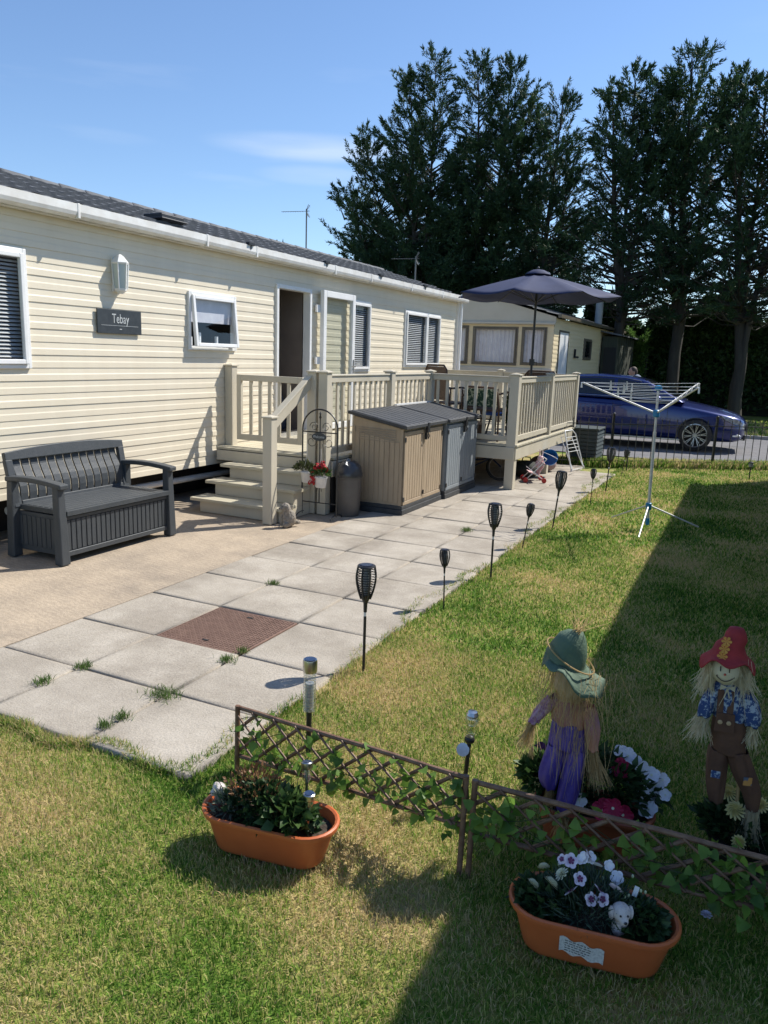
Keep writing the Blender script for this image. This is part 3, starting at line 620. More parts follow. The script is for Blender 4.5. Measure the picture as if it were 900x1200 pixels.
# ------------------------------------------------------------------ caravan behind the deck
fc = thing('static_caravan', 'older beige static caravan end-on behind the deck with a row of curtained front windows', 'caravan', (-6.93, 24, 0))
X2, Y2 = -4.93, 20.0
old = pm('beige_cladding', (.72,.60,.39), (.65,.54,.34), 2.5, .5, .03, 30, aniso=(1,.25,3)); oldf = pm('beige_front', (.40,.37,.31), (.36,.33,.27), 2.5, .5)
sh = [(20.55,21.65,.6,2.50), (23.7,24.8,1.76,2.39)]
eh = [(-8.75,-7.22,1.55,2.56), (-7.10,-5.86,1.55,2.54), (-5.76,-5.10,1.57,2.54)]
fS = caravan_shell(fc, X2, 1, 4.0, Y2, 31.2, .45, 2.78, 3.34, sh, eh, wallmat=old)
fE = lambda u, d, z: (u, Y2-d, z)
brown = pm('bronze_frame', (.10,.085,.06), (.13,.11,.08), 8, .4)
ivory = pm('ivory_gable', (.50,.46,.38), (.46,.42,.34), 2.5, .5)
for h, cu in zip(eh, ((1.56,2.54), None, None)):
    w_ = window(fc, fE, *h, blinds=False, sashcol=brown, curtain=(h[2]+.02, h[3]-.03))
q = MB(); q.add([(-8.98, Y2-.06, 2.66), (-4.88, Y2-.06, 2.66), (-4.88, Y2-.06, 2.80), (-6.93, Y2-.06, 3.36), (-8.98, Y2-.06, 2.80), (-8.98, Y2+.0, 2.66), (-4.88, Y2+.0, 2.66), (-4.88, Y2+.0, 2.80), (-6.93, Y2+.0, 3.36), (-8.98, Y2+.0, 2.80)],
    [(0,1,2,3,4), (9,8,7,6,5), (0,5,6,1), (1,6,7,2), (2,7,8,3), (3,8,9,4), (4,9,5,0)]); q.build('gable_panel', ivory, fc, wc=True)
q = MB(); q.box(-8.98,-4.88,Y2-.14,Y2-.062,2.60,2.665); q.box(-8.95,-4.9,Y2-.09,Y2-.02,.45,1.50); q.build('front_panel', ivory, fc, wc=True, bevel=.02)
q = MB(); fbox(q, fS, 20.6, 21.6, .62, 2.46, -.02, .02); q.build('door', M['white'], fc, wc=True)
q = MB(); frame4(q, fS, *sh[0], .05, -.05, .03); q.build('door_frame', brown, fc, wc=True)
window(fc, fS, *sh[1], blinds=False, sashcol=brown)
q = MB(); q.tube([(X2+.05, 22.42, 2.05), (X2+.05, 22.42, 1.83), (X2+.05, 22.85, 1.83)], .03, 8); q.build('outside_pipe', M['dark'], fc, wc=True)
for s_ in (-1, 1): tile_roof(fc, -6.93, 3.40, -6.93+s_*2.18, 2.80, 19.8, 31.4, M['rooftile'])
q = MB(); q.box(-4.80,-4.71,19.8,31.4,2.78,2.86); q.box(-9.15,-9.06,19.8,31.4,2.78,2.86); q.build('gutter', brown, fc, wc=True)
q = MB(); q.tube([(-4.98, 25.95, 2.9), (-4.98, 25.95, 3.62)], .12, 12); q.lathe([(.15,0), (.16,.03), (.10,.12)], (-4.98, 25.95, 3.62), 12); q.build('flue', pm('flue_grey', (.28,.29,.30), (.22,.23,.24), 6, .5), fc, wc=True, smooth=40)
# lean-to shed at the far end of that caravan
gs = thing('garden_shed', 'dark green timber lean-to at the far end of the beige caravan', 'shed', (-4.5, 28.6, 0))
shm = pm('dark_timber', (.035,.045,.032), (.055,.06,.045), 5, .8, .2, 40, aniso=(4,4,.5))
q = MB()
y = 26.4
while y < 31: q.box(-4.88 , -4.40+.008*(int(y*9) % 2), y, y+.145, .0, 2.55); y += .15
q.build('wall', shm, gs, wc=True)
q = MB(); q.hexa([(-4.92,26.2,2.68), (-4.25,26.2,2.56), (-4.25,31.2,2.56), (-4.92,31.2,2.68), (-4.92,26.2,2.73), (-4.25,26.2,2.61), (-4.25,31.2,2.61), (-4.92,31.2,2.73)]); q.build('roof', M['rooftile'], gs, wc=True)
q = MB(); q.box(-4.80,-4.41,26.36,26.395,.05,2.2); q.build('door', pm('shed_door', (.02,.02,.02), None, 5, .8), gs, wc=True)

# ------------------------------------------------------------------ veranda with steps
vd = thing('veranda', 'beige plastic deck with balustrade, gate and four-rise steps in front of the caravan door', 'veranda', (-4.1, 10, 0))
DK = M['deck']; DZ = .60
def post(x, y, z0, z1, w=.105, cap=True, par=vd):
    q = MB().box(x-w/2, x+w/2, y-w/2, y+w/2, z0, z1); p = q.build('post', DK, par, bevel=.006, wc=True)
    if cap:
        c = MB().box(x-w/2-.012, x+w/2+.012, y-w/2-.012, y+w/2+.012, z1, z1+.016); h = w/2+.004
        c.add([(x-h,y-h,z1+.016), (x+h,y-h,z1+.016), (x+h,y+h,z1+.016), (x-h,y+h,z1+.016), (x,y,z1+.034)], [(0,1,4), (1,2,4), (2,3,4), (3,0,4)])
        c.build('post_cap', DK, p, bevel=.003, wc=True)
    return p
for a in ((-5.585,7.42,.45,1.52), (-4.24,7.06,0,1.50), (-4.105,7.06,0,1.50), (-4.10,8.62,.0,1.50), (-4.10,9.90,0,1.50), (-2.89,9.90,0,1.50,.125), (-2.87,11.66,0,1.50), (-2.87,13.42,0,1.50), (-4.2,13.42,0,1.5), (-5.5,13.42,.0,1.5), (-5.50,9.9,0,.5), (-4.30,6.33,0,1.06)):
    post(*a)
def rail_run(ax, ay, bx, by, zb=.71, zt=1.40, sp=.128, par=vd, rails=True):
    A = V3(ax, ay, 0); B = V3(bx, by, 0); d = (B-A); ln = d.length; d.normalize(); s_ = V3(-d.y, d.x, 0)
    if rails:
        q = MB(); q.bar(A+V3(0,0,zt+.035), B+V3(0,0,zt+.035), .062, .07); q.bar(A+V3(0,0,zt+.075), B+V3(0,0,zt+.075), .085, .018); q.build('top_rail', DK, par, bevel=.005, wc=True)
        q = MB(); q.bar(A+V3(0,0,zb-.035), B+V3(0,0,zb-.035), .05, .07); q.build('bottom_rail', DK, par, bevel=.005, wc=True)
    n_ = max(1, int(ln/sp)); ang = math.atan2(d.y, d.x)
    for i in range(n_):
        p = A + d*(ln*(i+.5)/n_)
        q = MB().obox((0,0,0), (.042,.022,zt-zb), Matrix.Rotation(ang, 3, 'Z')); o = q.build('baluster', DK, par, bevel=.003)
        o.location = (p.x-par.location.x, p.y-par.location.y, (zt+zb)/2-par.location.z)
rail_run(-4.10, 7.115, -4.10, 8.567); rail_run(-4.10, 8.673, -4.10, 9.85)
rail_run(-4.045, 9.90, -2.955, 9.90); rail_run(-2.87, 9.965, -2.87, 11.607); rail_run(-2.87, 11.713, -2.87, 13.367)
rail_run(-2.925, 13.42, -4.15, 13.42); rail_run(-4.25, 13.42, -5.45, 13.42)
gt_ = thing('gate', '', 'gate', (0,0,0)); del gt_['category']; del gt_['label']; gt_.parent = vd; gt_.matrix_parent_inverse = wmat(vd).inverted()
# gate: a framed part of the veranda
gt_.location = (-vd.location.x*0, 0, 0); gt_.matrix_parent_inverse = Matrix.Identity(4); gt_.location = (-5.46+4.1, 7.40-10, 0)
q = MB(); f0 = lambda u, d, z: (u, 7.40-d, z); x0, x1 = -5.46, -4.57
for (a, b_, c_, e) in ((x0, x0+.06, .68, 1.43), (x1-.06, x1, .68, 1.43), (x0+.06, x1-.06, 1.36, 1.43), (x0+.06, x1-.06, .68, .75)): fbox(q, f0, a, b_, c_, e, 0, .045)
q.build('gate_frame', DK, gt_, bevel=.004, wc=False).data.transform(Matrix.Translation((5.46, -7.40, 0)))
for i in range(5):
    x = x0+.06+(x1-x0-.12)*(i+1)/6; o = MB().box(-.021,.021,-.011,.011,-.305,.305).build('baluster', DK, gt_, bevel=.003); o.location = (x+5.46, -.022, 1.055)
# floors, joists, fascia
q = MB(); y = 7.18
while y < 9.9-.1: q.box(-5.62, -4.045, y, y+.138, DZ-.028, DZ); y += .144
y = 9.90-.06
while y < 13.48: q.box(-5.62, -2.80, y, y+.138, DZ-.028, DZ); y += .144
q.build('deck_boards', pm('deck_board', (.52,.475,.36), (.44,.40,.30), 5, .5, .15, 60, aniso=(.3,2,1)), vd, bevel=.003, bseg=1, wc=True)
q = MB(); q.box(-4.055,-4.03,7.12,9.84,.40,.565); q.box(-4.03,-2.83,9.825,9.85,.40,.565); q.box(-2.84,-2.815,9.85,13.48,.40,.565); q.box(-5.62,-2.84,13.47,13.495,.40,.565); q.box(-5.6,-4.06,7.155,7.18,.45,.565)
q.build('fascia', DK, vd, bevel=.004, wc=True)
q = MB()
for y in np.arange(7.5, 13.4, .6): q.box(-5.6, -4.07 if y < 9.85 else -2.86, y, y+.045, .43, .57)
q.box(-4.08,-4.058,8.0,9.80,.02,.40)
q.build('joist', M['dark'], vd, wc=True)
st = MB()
for i, (y, z) in enumerate(((6.42,.15), (6.68,.30), (6.94,.45))): st.box(-5.36, -4.20, y-.035, y+.26, z-.034, z)
st.build('tread', MATS['deck_board'], vd, bevel=.005, wc=True)
st = MB()
for i, (y, z) in enumerate(((6.42,.15), (6.68,.30), (6.94,.45), (7.20,.60))): st.box(-5.25, -4.24, y, y+.02, z-.15+(.001 if i else 0), z-.036)
st.box(-5.25,-5.23,6.44,7.16,.0,.114); st.box(-5.25,-5.23,6.70,7.16,.116,.264); st.box(-5.25,-5.23,6.96,7.16,.266,.41)
st.box(-4.26,-4.24,6.44,7.0,.0,.114); st.box(-4.26,-4.24,6.70,7.0,.116,.264); st.box(-4.26,-4.24,6.96,7.0,.266,.41)
st.build('riser', DK, vd, bevel=.002, wc=True)
q = MB(); q.bar((-4.30,6.36,.985), (-4.27,7.02,1.40), .045, .11); q.bar((-4.30,6.35,1.045), (-4.27,7.02,1.466), .075, .02); q.build('handrail', DK, vd, bevel=.004, wc=True)
q = MB(); q.box(-4.05,-4.045,7.12,8.56,.02,.40); q.build('skirt_panel', M['dark'], vd, wc=True)

# ------------------------------------------------------------------ storage sheds
def store(name, lab, y0, y1, xf, xb, mat, vent=True):
    t = thing(name, lab, 'storage shed', (xf, (y0+y1)/2, 0), group='plastic storage sheds beside the deck')
    zf, zb_ = .955, 1.065
    body = MB(); body.ext([(xb+.02,.05), (xf-.02,.05), (xf-.02,zf-.02), (xb+.02,zb_-.02)], 'y', y0+.02, y1-.02)
    # vertical plank relief on both sides and the back
    n_ = int((xf-xb-.1)/.055)
    for ys_, s_ in ((y0+.02, -1), (y1-.02, 1)):
        for i in range(n_):
            xa = xb+.045+i*(xf-xb-.09)/n_; xz = xa+(xf-xb-.09)/n_-.008
            za = zb_-.05+(zf-zb_)*(xa-xb)/(xf-xb)
            ztop = za-.0 if not vent else (za-.13)
            body.box(xa, xz, ys_+(s_*.008 if s_ < 0 else 0), ys_+(s_*.008 if s_ > 0 else 0), .13, ztop)
        for (a, b_) in ((xf-.05, xf-.012), (xb+.012, xb+.045)): body.ext([(a,.10), (b_,.10), (b_,zf-.02), (a,zf-.02)], 'y', ys_-.012 if s_ < 0 else ys_, ys_ if s_ < 0 else ys_+.012)
        if vent:
            for k in range(6):
                zz = .80+k*.024
                if zz < zf+.05: body.add([(xb+.08, ys_+s_*.012, zz), (xf-.10, ys_+s_*.012, zz-.016), (xf-.10, ys_+s_*.002, zz+.0), (xb+.08, ys_+s_*.002, zz+.016)], [(0,1,2,3)])
    body.build('body', mat, t, bevel=.003, bseg=1, wc=True)
    q = MB().box(xb-.0, xf+.012, y0-.005, y1+.005, 0, .06); q.box(xb+.01, xf+.004, y0+.004, y1-.004, .06, .10); q.build('base', M['shedlid'], t, bevel=.006, wc=True)
    ym = (y0+y1)/2
    for a, b_, s_ in ((y0+.03, ym-.003, -1), (ym+.003, y1-.03, 1)):
        d = MB().box(xf-.018, xf-.006, a, b_, .105, zf-.055); n_ = 7; w_ = (b_-a-.07)/n_
        for i in range(n_): d.box(xf-.006, xf+.001, a+.035+i*w_+.003, a+.035+(i+1)*w_-.003, .15, zf-.10)
        for (u0, u1, z0, z1) in ((a, a+.032, .105, zf-.055), (b_-.032, b_, .105, zf-.055), (a+.032, b_-.032, .105, .145), (a+.032, b_-.032, zf-.095, zf-.055)): d.box(xf-.006, xf+.004, u0, u1, z0, z1)
        do = d.build('door', mat, t, bevel=.0025, bseg=1, wc=True)
        h = MB()
        for zz in (.17, .82): MB().box(xf+.004, xf+.012, (a if s_ < 0 else b_)-.02, (a if s_ < 0 else b_)+.02, zz-.025, zz+.025).build('hinge', M['blackplastic'], do, bevel=.002, wc=True)
        if s_ < 0: h = MB().box(xf+.004, xf+.02, b_-.016, b_-.002, .16, .21); h.build('bolt', M['blackplastic'], do, bevel=.002, wc=True)
    lid = MB(); lz = .035
    lid.ext([(xb-.03,zb_), (xf+.045,zf-.02), (xf+.045,zf+.018), (xb-.03,zb_+lz)], 'y', y0-.03, y1+.02)
    n_ = 9
    for i in range(n_):
        ya = y0-.01+(y1-y0)*i/n_; yb = ya+(y1-y0)/n_-.014; zl = zb_+lz; zr_ = zf+.018
        lid.hexa([(xb,ya,zl-.006), (xf+.02,ya,zr_-.002), (xf+.02,yb,zr_-.002), (xb,yb,zl-.006), (xb,ya,zl+.004), (xf+.02,ya,zr_+.008), (xf+.02,yb,zr_+.008), (xb,yb,zl+.004)])
    lo = lid.build('lid', M['shedlid'], t, bevel=.004, bseg=1, wc=True)
    l_ = MB().box(xf+.02, xf+.052, ym-.03, ym+.03, zf-.09, zf+.02); l_.box(xf+.01, xf+.03, ym-.015, ym+.015, zf-.17, zf-.09); l_.tube([(xf+.045, ym, zf-.09), (xf+.05, ym-.02, zf-.13), (xf+.045, ym, zf-.16), (xf+.05, ym+.02, zf-.13)], .006, 6, closed=True)
    l_.build('latch', M['blackplastic'], lo, bevel=.003, wc=True)
    return t
store('storage_shed', 'beige plastic storage shed with dark lid, the nearer of two beside the deck', 7.46, 8.60, -3.36, -4.0, M['shedbeige'])
store('storage_shed', 'pale grey plastic storage shed, the farther of two beside the deck', 8.65, 9.76, -3.33, -3.97, M['shedgrey'])
q = MB().box(-4.04,-4.005,8.64,9.74,1.10,1.118); q.build('sunlit_edge_strip', M['white'], [o for o in col.objects if o.name.startswith('storage_shed')][-1], wc=True)  # white strip stands in for sunlight on the grey lid's back edge

# ------------------------------------------------------------------ bin
b = thing('dustbin', 'taupe plastic dustbin with a domed swing lid between plant hanger and beige shed', 'bin', (-3.87, 7.19, 0))
MB().lathe([(.118,0), (.122,.02), (.140,.40), (.146,.405), (.146,.418)], (0,0,0), 32).build('body', M['bin'], b, smooth=35)
bl = MB().lathe([(.150,.418), (.152,.455), (.146,.47), (.135,.52), (.105,.565), (.06,.59), (.0,.597)], (0,0,0), 32, caps=False).build('lid', pm('bin_lid', (.06,.058,.058), None, 5, .18), b, smooth=40)
q = MB(); 
for i in range(8): pass
q.obox((.055,-.05,.553), (.13,.11,.012), Euler((R(32),R(30),R(30))).to_matrix()); q.build('swing_flap', pm('flap_grey', (.20,.21,.22), None, 6, .12, spec=.8), bl, bevel=.005)

# ------------------------------------------------------------------ arched plant hanger with two white pots
ah = thing('plant_hanger', 'black wrought-metal arched plant hanger with an oval Welcome plaque', 'plant hanger', (-4.04, 6.86, 0), rz=R(2))
BM = M['blackmetal']; W2 = .205
for s_ in (-1, 1):
    q = MB().tube([(s_*W2, 0, .03), (s_*W2, 0, .93)], .0085, 8); q.build('leg', BM, ah, smooth=40)
    q = MB().tube([(s_*W2, .13*math.cos(a), .045*math.sin(a)+.008) for a in np.linspace(0, math.pi, 12)], .007, 6); q.build('foot', BM, ah, smooth=40)
arc = [(W2*math.cos(a), 0, .93+.205*math.sin(a)) for a in np.linspace(0, math.pi, 20)]
q = MB().tube(arc, .0085, 8); q.tube([(-W2,0,.90), (W2,0,.90)], .007, 6); q.tube([(-W2,0,.16), (W2,0,.16)], .006, 6); q.tube([(0,0,.16), (0,0,1.05)], .006, 6); q.build('arch', BM, ah, smooth=40)
q = MB()
for s_ in (-1, 1):
    for (cx, cz, r0, t0) in ((s_*.07, .955, .052, 0), (s_*.10, .80, .07, 1.2)):
        q.tube([(cx+r0*(1-t*.09)*math.cos(t0+t)*s_, 0, cz+r0*(1-t*.09)*math.sin(t0+t)) for t in np.linspace(0, 8.2, 36)], .0035, 5)
    q.tube([(s_*(.03+.02*math.sin(t*2)), 0, .78-.5*t/3.1) for t in np.linspace(0, 3.1, 20)], .003, 5)
q.lathe([(.0,0), (.014,.02), (.006,.05), (.012,.06), (0,.085)], (0,0,1.03), 8, caps=False)
q.build('scrollwork', BM, ah, smooth=50)
pq = MB().lathe([(.0,0), (1,0), (1,.012), (0,.012)], (0,0,0), 32, caps=False); pq.xf(Matrix.Translation((0,-.015,.855)) @ Matrix.Rotation(R(90), 4, 'X') @ Matrix.Diagonal((.085,.042,1,1)))
pl = pq.build('plaque', M['sign'], ah, bevel=.002); pl['label'] = 'black oval plaque lettered Welcome'
text('Welcome', .042, (0,-.030,.855), (R(90),0,0), M['signtext'], pl, sx=.8, wc=False)

def diamond_leaves(P, D, Nn, Ln, Wd, fold=.25):
    """P roots, D direction, Nn normal-ish, arrays (n,3); returns V,F(tri),"""
    n = len(P); D = D/np.linalg.norm(D, axis=1)[:,None]; S = np.cross(D, Nn); S /= (np.linalg.norm(S, axis=1)[:,None]+1e-9); N2 = np.cross(S, D)
    Ln = np.broadcast_to(Ln, (n,))[:,None]; Wd = np.broadcast_to(Wd, (n,))[:,None]
    V = np.empty((n, 4, 3)); V[:,0] = P; V[:,1] = P+D*Ln*.42+S*Wd*.5+N2*Wd*fold; V[:,3] = P+D*Ln*.42-S*Wd*.5+N2*Wd*fold; V[:,2] = P+D*Ln-N2*Wd*fold*.6
    b_ = np.arange(n)[:,None]*4; T = np.stack([b_+[0,1,2], b_+[0,2,3]], 1).reshape(-1, 3)
    return V.reshape(-1, 3), T
def rdir(n, zmin=-1, zmax=1):
    z = zmin+(zmax-zmin)*rng.random(n); a = rng.random(n)*2*np.pi; r = np.sqrt(1-z*z); return np.c_[r*np.cos(a), r*np.sin(a), z]
def foliage(name, n, c, r, Ln, Wd, mat, parent, updir=.5, zmin=-.15, hollow=.45, fold=.2):
    """mound of leaves through the volume of an ellipsoid"""
    d = rdir(n, zmin, 1); rad = (hollow+(1-hollow)*rng.random(n)**.6)[:,None]
    lump = 1+.18*np.sin(d[:,:1]*5+d[:,1:2]*4+1)*np.cos(d[:,2:]*6+d[:,:1]*3)
    P = np.array(c)+d*np.array(r)*rad*lump; D = d+rdir(n)*.75; D[:,2] += updir; Nn = rdir(n); Nn[:,2] += .9
    V_, T_ = diamond_leaves(P, D, Nn, Ln*(.6+.7*rng.random(n)), Wd*(.7+.5*rng.random(n)), fold)
    return npmesh(name, V_, T_, mat, parent, rnd=np.repeat(rng.random(n), 4))
lf_dark = leafmat('leaf_dark', (.012,.030,.010), (.045,.09,.028), 30, .2)
lf_mid = leafmat('leaf_mid', (.022,.055,.014), (.085,.15,.04), 20, .3)
lf_olive = leafmat('leaf_olive', (.03,.05,.015), (.12,.13,.05), 30, .25)
def petals(mb, n, r, cup=.2, w=.8, z0=0, wav=0, rot=0, seg=5):
    """n rounded petals around z; adds to mb"""
    for k in range(n):
        a = 2*math.pi*k/n+rot; pts = [(0,0,z0)]
        for j in range(seg+1):
            t = -1+2*j/seg; rr = r*(1-.22*t*t); aa = a+t*w*math.pi/n
            pts.append((rr*math.cos(aa), rr*math.sin(aa), z0+cup*r*(1+wav*math.cos(3*t*math.pi))))
        mid = [(p[0]*.55, p[1]*.55, z0+cup*r*.35) for p in pts[1:]]
        V_ = [pts[0]]+mid+pts[1:]; m_ = seg+1
        F_ = [(0, 1+j, 2+j) for j in range(seg)] + [(1+j, 1+m_+j, 2+m_+j, 2+j) for j in range(seg)]
        mb.add(V_, F_)
def hang_pot(loc, lab, fl):
    t = thing('hanging_pot', lab, 'hanging pot', loc, group='white pots hung on the plant hanger')
    q = MB().lathe([(.052,0), (.056,.004), (.070,.095), (.076,.10), (.076,.112), (.068,.112), (.062,.10)], (0,0,0), 24, caps=True, sy=.8); q.build('pot', M['potwhite'], t, smooth=40)
    q = MB()
    for a in (30, 150, 270): q.tube([(.072*math.cos(R(a)), .06*math.sin(R(a)), .11), (0, 0, .31)], .0016, 4)
    q.tube([(0,0,.31), (0,0,.40)], .0025, 5); q.build('hanger_wire', M['potwhite'], t)
    return t
h1 = hang_pot((-4.155, 6.80, .375), 'white hanging pot of small green leaves on the left of the plant hanger', 0)
h2 = hang_pot((-3.965, 6.76, .345), 'white hanging pot of red geraniums on the right of the plant hanger', 1)
p1 = thing('trailing_plant', 'small-leaved green plant in the left white hanging pot', 'plant', (-4.155, 6.80, .48)); foliage('foliage', 420, (-.02,0,.03), (.12,.09,.07), .035, .018, lf_olive, p1)
p2 = thing('geranium', 'red geranium in the right white hanging pot', 'plant', (-3.965, 6.76, .45)); foliage('foliage', 260, (0,0,.03), (.10,.08,.08), .04, .03, lf_mid, p2)
redm = pm('petal_red', (.55,.012,.02), (.40,.008,.015), 30, .6); fl0 = MB()
for k in range(26):
    d = rdir(1, -.1, 1)[0]; s0 = fl0.n; petals(fl0, 5, .013, .2, .9, 0); Mx = Matrix.Translation(Vector(d)*.032) @ Vector(d).to_track_quat('Z', 'Y').to_matrix().to_4x4(); fl0.xf(Mx, s0)
rf = fl0.build('flower_head', redm, p2, fixn=False); rf.location = (-.06, -.03, .05)
for p in ((-.02,-.05,.10), (.03,-.02,.12), (-.07,-.05,-.01), (-.045,.02,.11), (.06,-.03,.09), (-.075,-.06,-.06), (0.0,.04,.13)):
    c = rf.copy(); col.objects.link(c); c.parent = p2; c.location = p; c.rotation_euler = (random.random(), random.random(), random.random()*6)
# ------------------------------------------------------------------ shaggy dog ornament by the steps
def blob(name, balls, size, mat, parent, disp=None):
    q = MB()
    for b_ in balls: q.ball(b_[0], b_[1], 14, 9, b_[2] if len(b_) > 2 else None)
    o = q.build(name, mat, parent); voxel(o, size); return o
furm = pm('shaggy_stone', (.34,.30,.25), (.22,.19,.155), 60, .9, 1.0, 110)
dg_ = thing('dog_ornament', 'shaggy grey-brown sitting dog ornament at the foot of the deck steps', 'ornament', (-4.06, 6.33, 0), rz=R(-35))
body = blob('body', [((0,0,.085), (.058,.062,.085)), ((0,-.03,.155), (.045,.045,.055)), ((0,-.045,.20), (.044,.046,.042)), ((0,-.088,.188), (.022,.024,.018)), ((-.035,-.05,.03), (.022,.04,.03)), ((.035,-.05,.03), (.022,.04,.03)), ((-.022,-.065,.075), (.017,.018,.07)), ((.022,-.065,.075), (.017,.018,.07)), ((0,.07,.04), (.02,.045,.022))], .007, furm, dg_)
tx = bpy.data.textures.new('fur', 'CLOUDS'); tx.noise_scale = .012; dm = body.modifiers.new('fur', 'DISPLACE'); dm.texture = tx; dm.strength = .016; dm.mid_level = .4
for s_ in (-1, 1): MB().ball((s_*.046,-.04,.195), (.012,.02,.034), 10, 6).build('ear', furm, dg_, smooth=60)
q = MB().ball((0,-.112,.192), (.009,.006,.007), 8, 6); [q.ball((s_*.018,-.088,.212), .006, 8, 6) for s_ in (-1,1)]; q.build('nose_and_eyes', M['blackplastic'], dg_, smooth=60)

# ------------------------------------------------------------------ storage bench
be = thing('garden_bench', 'charcoal plastic storage bench with slatted back standing against the cream wall', 'bench', (-5.05, 4.80, 0))
BN = M['bench']; HL = .655
fx, bx = .285, -.30     # front and back x (bench faces +x), y = -HL..HL
q = MB().box(bx+.03, fx-.03, -HL+.07, HL-.07, .055, .375)
n_ = 22
for i in range(n_):
    a = -HL+.085+i*(2*HL-.17)/n_; q.box(fx-.03, fx-.021, a+.002, a+(2*HL-.17)/n_-.006, .10, .345)
for s_ in (-1, 1):
    for i in range(9):
        a = bx+.05+i*(fx-bx-.11)/9; ys_ = s_*(HL-.07); q.box(a+.002, a+(fx-bx-.11)/9-.006, min(ys_, ys_+s_*.008), max(ys_, ys_+s_*.008), .10, .345)
q.box(fx-.03, fx-.014, -HL+.07, HL-.07, .055, .095); q.box(fx-.03, fx-.014, -HL+.07, HL-.07, .350, .376); q.build('storage_box', BN, be, bevel=.003, bseg=1)
q = MB().box(bx+.06, fx+.012, -HL+.075, HL-.075, .385, .425)
for i in range(8): a = bx+.075+i*.062; q.box(a, a+.052, -HL+.09, HL-.09, .425, .429)
q.build('seat', BN, be, bevel=.007)
for s_ in (-1, 1):
    for x, t_ in ((fx-.035, .015), (bx+.045, -.02)):
        y0 = s_*(HL-.038)
        q = MB().hexa([(x-.042+t_, y0-.042, 0), (x+.042+t_, y0-.042, 0), (x+.042+t_, y0+.042, 0), (x-.042+t_, y0+.042, 0), (x-.032, y0-.033, .64 if x > 0 else .62), (x+.032, y0-.033, .64 if x > 0 else .62), (x+.032, y0+.033, .64 if x > 0 else .62), (x-.032, y0+.033, .64 if x > 0 else .62)])
        q.build('leg', BN, be, bevel=.008)
    q = MB(); pts = []
    for i in range(13):
        t = i/12; x = fx+.035-(fx-bx+.03)*t; z = .655+.020*math.sin(math.pi*t)-.012*(1-t)
        pts.append((x, z))
    poly = pts + [(x, z-.040) for x, z in pts[::-1]]
    q.ext(poly, 'y', s_*(HL-.038)-.043, s_*(HL-.038)+.043); q.build('armrest', BN, be, bevel=.009)
# back: leaning frame with wavy slats
Mb = Matrix.Translation((bx+.055, 0, .42)) @ Matrix.Rotation(R(-11), 4, 'Y')
q = MB(); top = [(-HL+.02, .36)]
for i in range(17): t = -1+2*i/16; top.append((t*(HL-.02), .425+.035*(1-t*t)))
top.append((HL-.02, .36)); q.ext(top, 'x', -.02, .022)
for s_ in (-1, 1): q.hexa([(-.02, s_*(HL-.06)-.035, -.02), (.022, s_*(HL-.06)-.035, -.02), (.022, s_*(HL-.06)+.035, -.02), (-.02, s_*(HL-.06)+.035, -.02), (-.02, s_*(HL-.05)-.035, .365), (.022, s_*(HL-.05)-.035, .365), (.022, s_*(HL-.05)+.03, .365), (-.02, s_*(HL-.05)+.03, .365)])
q.box(-.02,.022,-HL+.10,HL-.10,-.01,.03); q.xf(Mb); q.build('back_frame', BN, be, bevel=.006)
for i in range(13):
    y = -HL+.135+i*(2*HL-.27)/12; w_ = .035; q = MB(); L_ = []
    for k in range(7):
        t = k/6; z = .03+.335*t; xo = .020*math.sin(math.pi*1.6*t); L_.append((xo, z))
    for (a, b_) in zip(L_[:-1], L_[1:]): q.hexa([(a[0]-.008,y-w_,a[1]), (a[0]+.008,y-w_,a[1]), (a[0]+.008,y+w_,a[1]), (a[0]-.008,y+w_,a[1]), (b_[0]-.008,y-w_,b_[1]), (b_[0]+.008,y-w_,b_[1]), (b_[0]+.008,y+w_,b_[1]), (b_[0]-.008,y+w_,b_[1])])
    q.xf(Mb); q.build('back_slat', BN, be)

# ------------------------------------------------------------------ things on the deck
navy = pm('parasol_navy', (.013,.021,.068), (.02,.03,.088), 4, .8)
pr_ = thing('parasol', 'open navy blue garden parasol rising from the deck', 'parasol', (-3.27, 12.0, DZ))
zt = 3.00-DZ; zr = 2.66-DZ; RR = 1.27; ns = 8; V_ = [(0,0,zt)]; F_ = []; nr_ = 8; sg = 6
for r in range(1, nr_+1):
    t = r/nr_
    for k in range(ns):
        for j in range(sg):
            a0 = 2*math.pi*k/ns; a1 = 2*math.pi*(k+1)/ns; u = j/sg
            p = Vector((math.cos(a0), math.sin(a0), 0))*(1-u) + Vector((math.cos(a1), math.sin(a1), 0))*u
            sag = .05*math.sin(math.pi*u)*t; rr = RR*t*(1-.04*math.sin(math.pi*u)*(t**6)); z = zt-(zt-zr)*(t**1.12)-sag
            V_.append((p.x*rr, p.y*rr, z))
m_ = ns*sg
for j in range(m_): F_.append((0, 1+j, 1+(j+1) % m_))
for r in range(nr_-1):
    for j in range(m_): F_.append((1+r*m_+j, 1+(r+1)*m_+j, 1+(r+1)*m_+(j+1) % m_, 1+r*m_+(j+1) % m_))
cn = MB().add(V_, F_).build('canopy', navy, pr_, smooth=50); sdm = cn.modifiers.new('s', 'SOLIDIFY'); sdm.thickness = .004
q = MB().lathe([(.0,.10), (.09,.085), (.19,.035), (.20,.018)], (0,0,zt-.035), 8, caps=False); q.build('vent_cap', navy, pr_, smooth=50)
q = MB().tube([(0,0,.05), (0,0,zt+.05)], .019, 12); q.ball((0,0,zt+.08), .022, 10, 6); q.build('pole', M['blackmetal'], pr_, smooth=40)
q = MB(); q.box(-.035,.035,-.03,.03,1.02,1.12); q.tube([(.03,0,1.07), (.08,0,1.07), (.08,0,1.02)], .008, 6); q.build('crank', M['blackplastic'], pr_, bevel=.006)
